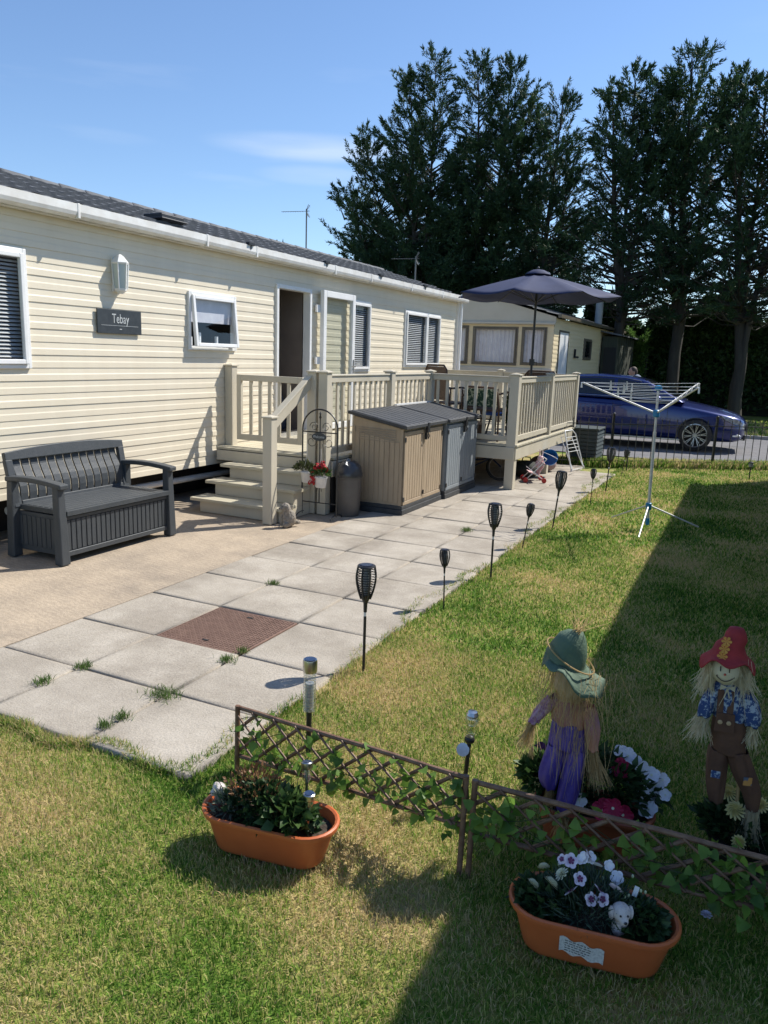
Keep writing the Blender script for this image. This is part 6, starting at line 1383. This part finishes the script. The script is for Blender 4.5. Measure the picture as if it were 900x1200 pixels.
strands('straw_foot', 165, (-.044,-.01,.205), (.007,.007,.004), (0,0,-1), .085, .16, .0022, M['straw'], s1); strands('straw_foot', 195, (.012,-.025,.14), (.007,.007,.004), (.05,-.15,-1), .10, .20, .0022, M['straw'], s1)
strands('straw_hair', 345, (.0,-.012,.655), (.048,.034,.012), (0,-.10,-1), .185, .20, .0022, M['straw'], s1, curl=.25)
strands('loose_straw', 80, (.02,-.045,.47), (.05,.01,.05), (.05,-.2,-1), .16, .12, .0022, M['straw'], s1, curl=.12)
# hat: crown cone leaning back with a wide limp brim
V_ = []; n = 36; rings = [(.002,.155,-.02,.0), (.022,.140,-.015,.0), (.040,.120,-.01,.0), (.052,.092,-.004,.0), (.058,.060,.0,.0), (.064,.030,.012,0), (.070,.006,.030,0)]
for i, (rtop, z, xo, _) in enumerate(rings[::-1]): 
    r = [.006,.034,.052,.062,.068,.072,.076][i]
    for j in range(n): a = 2*math.pi*j/n; V_.append((xo-.01+r*math.cos(a)*(1+.05*math.sin(3*a+i)), r*math.sin(a)*(1+.05*math.sin(4*a+i*.6)), .70+[.125,.108,.085,.055,.028,.006,-.006][i]*.9-.03*(r*math.cos(a)/.08)))
for r in (.085,.105,.125,.138):
    for j in range(n): a = 2*math.pi*j/n; dr = (r-.076); V_.append((-.012+(r if math.cos(a) > 0 else .076+(r-.076)*.45)*math.cos(a), r*math.sin(a)*.92, .694-dr*.55-.055*(r*math.cos(a)/.12)*(1 if math.cos(a) > 0 else .55)+dr*.35*math.sin(3*a+.7)+dr*.2*math.sin(7*a)))
k = len(V_)//n; F_ = [(i*n+j, i*n+(j+1) % n, (i+1)*n+(j+1) % n, (i+1)*n+j) for i in range(k-1) for j in range(n)]+[tuple(range(n))]
V_ = [((x+.012)*.88-.012, y*.88, (z-.69)*.92+.69) for x, y, z in V_]; ho = MB().add(V_, F_).build('hat', hatg, s1, smooth=80); sm = ho.modifiers.new('s', 'SOLIDIFY'); sm.thickness = .003; sm.offset = 1
strands('hat_straw', 38, (-.0,0,.80), (.008,.008,.004), (.35,-.1,.75), .085, .45, .0028, M['straw'], ho, curl=.18)
q = MB().tube([(-.012+.082*math.cos(a), .078*math.sin(a), .712-.045*math.cos(a)) for a in np.linspace(0, 2*math.pi, 24, endpoint=False)], .0028, 5, closed=True); q.build('hat_band', M['straw'], ho)

s2 = thing('scarecrow', 'smiling cloth scarecrow in a red hat, blue shirt and brown dungarees standing in the shade', 'scarecrow', (.075, 2.62, 0), rz=R(6))
MB().tube([(0.02,.02,-.03), (0.01,.02,.50)], .006, 8).build('stick', MATS['cane'], s2, smooth=50)
calico = pm('face_cloth', (.56,.50,.35), (.50,.44,.30), 20, .85, .2, 150); dung = pm('brown_dungaree', (.11,.052,.03), (.075,.035,.022), 14, .85, .3, 90)
q = MB(); q.ball((-.075,-.02,.745), (.047,.045,.050), 18, 12); q.ball((-.055,-.005,.64), (.045,.035,.07), 16, 10); q.ball((-.065,-.01,.695), (.02,.02,.03), 10, 8); bdy = q.build('body', calico, s2); voxel(bdy, .008)
def blueplaid():
    ma = pm('blue_plaid', (.02,.05,.16), (.30,.36,.44), 70, .85, lo=.5, hi=.56); return ma
bp = blueplaid()
cloth('shirt', [((-.066,-.008,.700),.026,.022), ((-.062,-.006,.688),.044,.034), ((-.055,-.004,.65),.054,.040), ((-.048,-.002,.60),.054,.040), ((-.042,0,.565),.050,.038)], bp, s2, wr=.04, seed=3)
cloth('sleeve', [((-.095,-.01,.672),.022,.022), ((-.112,-.015,.64),.026,.025), ((-.120,-.02,.60),.026,.024), ((-.124,-.022,.572),.020,.019)], bp, s2, wr=.09, seed=1)
cloth('sleeve', [((-.015,-.0,.672),.022,.022), ((.006,-.008,.64),.028,.026), ((.018,-.015,.60),.029,.026), ((.022,-.018,.565),.021,.019)], bp, s2, wr=.09, seed=5)
cloth('dungarees', [((-.044,0,.575),.051,.040), ((-.042,0,.55),.054,.042), ((-.040,0,.51),.055,.043), ((-.038,0,.48),.056,.044), ((-.036,0,.455),.054,.042)], dung, s2, wr=.03, seed=4)
cloth('trouser_leg', [((-.062,0,.47),.033,.038), ((-.066,-.004,.42),.034,.034), ((-.065,-.008,.36),.033,.030), ((-.058,-.01,.31),.028,.026), ((-.052,-.01,.27),.020,.019)], dung, s2, wr=.11, seed=7)
cloth('trouser_leg', [((-.012,0,.47),.033,.038), ((.006,-.006,.42),.036,.034), ((.028,-.012,.375),.036,.032), ((.050,-.012,.335),.028,.026), ((.058,-.008,.29),.020,.019), ((.060,-.006,.265),.016,.016)], dung, s2, wr=.11, seed=9)
q = MB()
for x, lean in ((-.078,0), (-.048,.004)): q.hexa([(x-.010,-.046,.565), (x+.010,-.046,.565), (x+.010,-.042,.565), (x-.010,-.042,.565), (x-.010-.004,-.040,.68), (x+.010-.004,-.040,.68), (x+.006,-.034,.68), (x-.014,-.034,.68)])
q.hexa([(-.092,-.050,.54), (-.030,-.050,.54), (-.030,-.042,.54), (-.092,-.042,.54), (-.088,-.050,.605), (-.034,-.050,.605), (-.034,-.042,.605), (-.088,-.042,.605)]); q.build('dungaree_bib', dung, s2, bevel=.003)
q = MB(); [q.lathe([(0,0), (.007,0), (.0075,.0025), (0,.004)], (x,-.0505,.575), 12, caps=False, M=Matrix.Rotation(R(90),3,'X')) for x in (-.076,-.050)]; q.build('button', pm('button_tan', (.42,.30,.18), None, 9, .5), s2)
q = MB(); q.obox((.028,-.048,.385), (.026,.003,.028), Matrix.Rotation(R(10),3,'Z')); q.build('patch', pm('patch_orange', (.45,.22,.06), (.08,.10,.14), 50, .85, lo=.48, hi=.52), s2); q = MB(); q.obox((-.068,-.041,.385), (.028,.003,.024)); q.build('patch', bp, s2)
strands('straw_hand', 180, (-.125,-.022,.572), (.008,.008,.004), (-.18,-.05,-1), .085, .30, .0026, M['strawpale'], s2); strands('straw_hand', 135, (.024,-.018,.562), (.007,.007,.004), (.05,0,-1), .07, .2, .0024, M['strawpale'], s2)
strands('straw_foot', 225, (.060,-.006,.27), (.010,.010,.004), (.03,0,-1), .12, .14, .0026, M['strawpale'], s2)
strands('straw_hair', 225, (-.125,-.005,.755), (.006,.02,.012), (-.05,0,-1), .11, .14, .0024, M['strawpale'], s2, curl=.25); strands('straw_hair', 390, (-.032,.0,.765), (.012,.025,.014), (.12,.02,-1), .115, .16, .0024, M['strawpale'], s2, curl=.25); strands('straw_hair', 240, (-.07,.03,.76), (.03,.01,.014), (.0,.12,-1), .115, .12, .0024, M['strawpale'], s2, curl=.2)
redh = pm('hat_red', (.32,.025,.03), (.24,.018,.025), 18, .8, .3, 90)
V_ = []; n = 36; hr = [(.004,.118), (.020,.114), (.028,.098), (.033,.078), (.040,.058), (.046,.040), (.052,.027), (.062,.021), (.072,.016), (.082,.011)]
for i, (r, z) in enumerate(hr):
    for j in range(n): a = 2*math.pi*j/n; k2 = max(0, r-.052); V_.append((-.072+.014*(z > .07)+r*math.cos(a)*1.0, -.012+r*math.sin(a)*.9, .768+z-k2*1.1*abs(math.cos(a))**2+k2*.45*math.sin(5*a)+.15*k2))
F_ = [(i*n+j, i*n+(j+1) % n, (i+1)*n+(j+1) % n, (i+1)*n+j) for i in range(len(hr)-1) for j in range(n)]+[tuple(range(n))]
hb = MB().add(V_, F_).build('hat', redh, s2, smooth=80); sm = hb.modifiers.new('s', 'SOLIDIFY'); sm.thickness = .003; sm.offset = 1
q = MB()
for k in range(3): s0 = q.n; petals(q, 6, .016, .2, .8, 0); q.xf(Matrix.Translation((-.095+.004*k, -.060+.004*k, .800+.024*k)) @ Matrix.Rotation(R(70), 4, 'X'), s0)
q.build('hat_flower', pm('felt_yellow', (.55,.30,.06), (.5,.2,.04), 30, .8), hb, fixn=False)
q = MB(); fx_, fy_, fz_ = -.078, -.066, .745
def onface(u, v): 
    x = fx_+u; z = fz_+v; dx = (x+.075)/.048; dz = (z-.745)/.051; y = -.02-.046*math.sqrt(max(0, 1-dx*dx-dz*dz))-.0012; return (x, y, z)
for s_ in (-1, 1): q.tube([onface(s_*.013-.004, .006+.005*k) for k in range(4)], .0016, 5)
q.tube([onface(-.024+.048*t-.002, -.014-.013*math.sin(math.pi*t)) for t in np.linspace(0, 1, 12)], .0014, 5); q.tube([onface(-.027, -.013), onface(-.023, -.010)], .0012, 5); q.tube([onface(.023, -.013), onface(.027, -.010)], .0012, 5)
q.build('stitched_face', pm('thread_black', (.03,.02,.02), None, 9, .8), s2)
q = MB(); q.ball(onface(-.003,-.002), (.004,.004,.004), 8, 6); q.build('nose', pm('nose_red', (.5,.08,.05), None, 9, .7), s2, smooth=60)
q = MB()
for s_ in (-1, 1): q.add([(-.066,-.045,.693), (-.066+s_*.022,-.048,.702), (-.066+s_*.022,-.048,.682), (-.066,-.041,.697), (-.066,-.041,.688)], [(0,1,2)])
for s_ in (-1, 1): q.tube([(-.066,-.045,.690), (-.066+s_*.008,-.052,.66)], .0022, 5)
q.build('neck_bow', M['strawpale'], s2, fixn=False)

# ------------------------------------------------------------------ trees
cyp = leafmat('cypress_leaf', (.014,.040,.024), (.040,.085,.036), .55, .22, .6, (.095,.15,.055))
bark = pm('bark_dark', (.030,.026,.022), (.055,.048,.040), 3, .9, .9, 14, aniso=(2,2,.35))
def trunk_mesh(paths, parent):
    q = MB()
    for pts, r0, r1 in paths:
        n_ = len(pts); q.tube(pts, [r0+(r1-r0)*(i/(n_-1))**.8 for i in range(n_)], 8)
    return q.build('trunk', bark, parent, smooth=60)
def cypress(base, lab, leaders, seed, dens=1.0, low=3.2, wid=2.6, thin=1.0):
    """leaders: list of (tip x, tip y, tip z, fork z); a wind-brushed cypress of ascending plumes"""
    r_ = np.random.default_rng(seed); rr = random.Random(seed)
    t = thing('cypress_tree', lab, 'tree', (base[0], base[1], -.03), group='tall cypress trees behind the caravans')
    paths = []; PP = []; DD = []; LL = []; NB = 0
    B = Vector((base[0], base[1], -.03)); br = []
    for li, (tx_, ty_, tz_, fz) in enumerate(leaders):
        tip = Vector((tx_, ty_, tz_)); f_ = B + Vector(((tx_-B.x)*.10, (ty_-B.y)*.10, fz)); pts = []
        for i in range(13):
            s_ = i/12; 
            if li and i*tz_/12 < fz*.8 and False: continue
            p = B.lerp(f_, s_/.25) if s_ < .25 else f_.lerp(tip, (s_-.25)/.75) + Vector((math.sin(s_*7+li)*.12, math.cos(s_*6+li)*.12, 0))*(1-s_)
            pts.append(p)
        pts[-1] = tip; paths.append((pts, .24 if li == 0 else .15, .012))
        def spine(z):
            for a, b_ in zip(pts[:-1], pts[1:]):
                if a.z <= z <= b_.z: return a.lerp(b_, (z-a.z)/(b_.z-a.z+1e-6))
            return pts[-1]
        H = tz_-low; nb = int(H*12.5*dens)
        for k in range(nb):
            h = (k+rr.random())/nb; z = low+h*H; p = spine(z); az = rr.random()*6.283
            Lb = wid*1.22*((1-h)**.74)*rr.uniform(.38,1.25)*(.55+.45*min(1, h/.14)) + .14
            el = math.radians(8+34*h+rr.uniform(-10,14)); d = Vector((math.cos(az)*math.cos(el), math.sin(az)*math.cos(el), math.sin(el))); br.append((p, d, Lb, h))
        br.append((pts[-1]-Vector((0,0,.8)), (pts[-1]-pts[-2]).normalized(), .9, 1.0))
    for (p, d, Lb, h) in br:
        end = p + d*Lb + Vector((0,0,.16*Lb)); mid = p + d*Lb*.5
        if Lb > .7: paths.append(([p, mid, p.lerp(end, .85)], .020+.014*Lb, .006))
        npl = max(2, int(Lb*4.3)); 
        for k in range(npl):
            s_ = .28+.72*(k+rr.random())/npl; c = p.lerp(mid, s_*2) if s_ < .5 else mid.lerp(end, s_*2-1)
            if c.z < 8.6 and rr.random() > thin+(1-thin)*max(0, (c.z-6.6)/2.0): continue
            side = Vector((rr.gauss(0,1), rr.gauss(0,1), rr.gauss(0,.6))).normalized(); pd = (d*1.1 + side*.62 + Vector((0,0,.12))).normalized(); pl_ = rr.uniform(.40,.95)*(1-.25*h)
            n_ = int(66*dens); tt = r_.random(n_)**.8; off = r_.normal(0, 1, (n_, 3))*(.085*(1.05-tt))[:,None]*np.array([1, 1, .7])
            P = np.array(c)+np.array(pd)*(tt*pl_)[:,None]+off; D = np.array(pd)*1.0+r_.normal(0, .42, (n_, 3)); PP.append(P); DD.append(D); LL.append(np.full(n_, 1.0))
    P = np.concatenate(PP); D = np.concatenate(DD); n = len(P); Nn = rdir(n)
    V_, T_ = diamond_leaves(P, D, Nn, .150*(.55+.8*rng.random(n)), .033*(.7+.6*rng.random(n)), .1)
    npmesh('crown', V_, T_, cyp, t, rnd=np.repeat(rng.random(n), 4), wc=True)
    tr = trunk_mesh(paths, t); tr.data.transform(wmat(t).inverted())
    return t
cypress((-12.1,28.2), 'big cypress at the left end of the row, its outline stepping down to the roof', [(-12.9,28,11.6,2.2), (-14.7,28,9.6,1.6), (-12.0,28.2,12.1,3.0), (-15.3,27.6,7.6,1.2), (-13.7,28.5,8.6,1.2)], 3, 1.0, 2.4, 2.3)
cypress((-9.9,28.8), 'broad cypress second from the left with two blunt tops', [(-10.5,28.6,12.0,2.4), (-9.4,29,11.9,2.6), (-8.5,28.6,10.6,1.8)], 5, 1.0, 2.2, 2.3)
cypress((-7.7,28.4), 'cypress third from the left with its top swept to the right', [(-7.25,28.2,10.3,2.0), (-8.1,28.8,9.6,2.0), (-6.75,28,8.2,1.8)], 9, 1.0, 2.6, 1.55)
cypress((-4.55,27.6), 'cypress right of the gap whose leader tips lean left above the parasol', [(-5.45,27.5,10.2,3.4), (-4.75,27.5,10.6,3.2), (-4.0,27.8,10.2,3.4)], 14, .95, 3.0, 1.9, .40)
cypress((-2.75,28.2), 'tallest cypress with a single pointed top above its neighbours', [(-3.15,28,11.2,3.2), (-3.7,28.2,10.3,3.0), (-2.2,28.3,10.2,2.6)], 21, .95, 3.0, 2.4, .36)
cypress((-.7,27.8), 'cypress near the right edge with a forked lower trunk', [(-1.6,27.8,10.2,1.7), (-.9,28,10.0,1.7), (.3,27.8,10.6,2.5)], 27, .95, 3.0, 2.4, .36)
cypress((1.9,28.4), 'cypress cut off by the right edge of the picture', [(1.6,28.2,11.8,2.4), (2.6,28.4,11.0,2.4)], 33, .9, 3.2, 2.4)
# sparse dead lower branches on the right-hand trees
def twigs(c, par_lab, seed, n=20, z0=2.9, z1=5.2, ln=2.2):
    rr = random.Random(seed); par = [o for o in col.objects if o.get('label') == par_lab][0]; q = MB()
    for k in range(n):
        z = rr.uniform(z0, z1); a = rr.random()*6.283; L_ = ln*rr.uniform(.5,1.1); p = Vector((c[0], c[1], z)); d = Vector((math.cos(a), math.sin(a), rr.uniform(.05,.5)))
        pts = [p, p+d*L_*.4+V3(0,0,-.08*L_), p+d*L_*.75+V3(0,0,.02), p+d*L_+V3(0,0,.15*L_)]; q.tube(pts, [.026,.018,.010,.003], 5)
        for m_ in range(5): s_ = rr.uniform(.3,.9); b0 = pts[1].lerp(pts[3], s_); e = b0+Vector((rr.gauss(0,.4), rr.gauss(0,.4), rr.uniform(.1,.6)))*L_*.35; q.tube([b0, b0.lerp(e, .5)+V3(0,0,-.03), e], [.010,.006,.003], 4)
    o = q.build('bare_branches', bark, par, smooth=60, wc=True)
for c, lb, sd in (((-4.55,27.6), 'cypress right of the gap whose leader tips lean left above the parasol', 2), ((-2.75,28.2), 'tallest cypress with a single pointed top above its neighbours', 4), ((-.7,27.8), 'cypress near the right edge with a forked lower trunk', 6)): twigs(c, lb, sd)
# dense dark hedge behind the trunks
def hedge(name, lab, x0, x1, y0, y1, h, n, mat, cat='hedge', seed=1, Ls=.26):
    t = thing(name, lab, cat, ((x0+x1)/2, (y0+y1)/2, -.03)); r_ = np.random.default_rng(seed)
    def top(x): return h*(1+.12*np.sin(x*1.3+seed)+.07*np.sin(x*3.1)+.05*np.sin(x*7.7))
    q = MB(); n_ = 40; V_ = []
    for i in range(n_+1):
        x = x0+(x1-x0)*i/n_; z = float(top(x))-.35
        V_ += [(x, y0+.35, -.05), (x, y0+.35, z*.9), (x, y1-.35, z*.9), (x, y1-.35, -.05)]
    q.add(V_, [(i*4+j, i*4+j+1, (i+1)*4+j+1, (i+1)*4+j) for i in range(n_) for j in range(3)]+[(0,1,2,3), (n_*4+3,n_*4+2,n_*4+1,n_*4)])
    q.build('inner_twigs', pm('hedge_core', (.010,.014,.008), (.018,.022,.012), 3, .95, .8, 8), t, wc=True)
    X = x0+(x1-x0)*r_.random(n); Z = top(X)*r_.random(n)**.55; Y = np.where(r_.random(n) < .75, y0+.35*np.abs(r_.normal(0, .6, n)), y0+(y1-y0)*r_.random(n)); tp = r_.random(n) < .18; Z[tp] = top(X[tp])*(.88+.14*r_.random(tp.sum())); Y[tp] = y0+(y1-y0)*r_.random(tp.sum())
    D = rdir(n); D[:,1] -= .5; D[:,2] += .5
    V2, T2 = diamond_leaves(np.c_[X, Y, Z], D, rdir(n), Ls*(.5+.7*r_.random(n)), Ls*.42*(.7+.5*r_.random(n)), .15)
    npmesh('leaves', V2, T2, mat, t, rnd=np.repeat(r_.random(n), 4), wc=True); return t
hedge('hedge', 'dense dark hedge in deep shade behind the tree trunks', -6.5, 9, 31.0, 33.2, 3.7, 48000, lf_dark, seed=4)
hedge('hedge', 'dark hedge behind the caravans at the left of the tree row', -24, -7, 31.5, 33.5, 2.6, 16000, lf_dark, seed=6)
hedge('shrub', 'bright green shrub catching the sun between the lean-to and the first right trunk', -4.75, -3.95, 30.0, 31.0, 2.95, 2600, leafmat('shrub_bright', (.035,.09,.015), (.11,.20,.045), 2, .4), 'shrub', 9, .16)
hedge('shrub', 'low distant dark shrub just left of the big tree above the roof', -18.6, -15.2, 26.0, 27.4, 4.7, 7000, lf_dark, 'shrub', 12, .2)
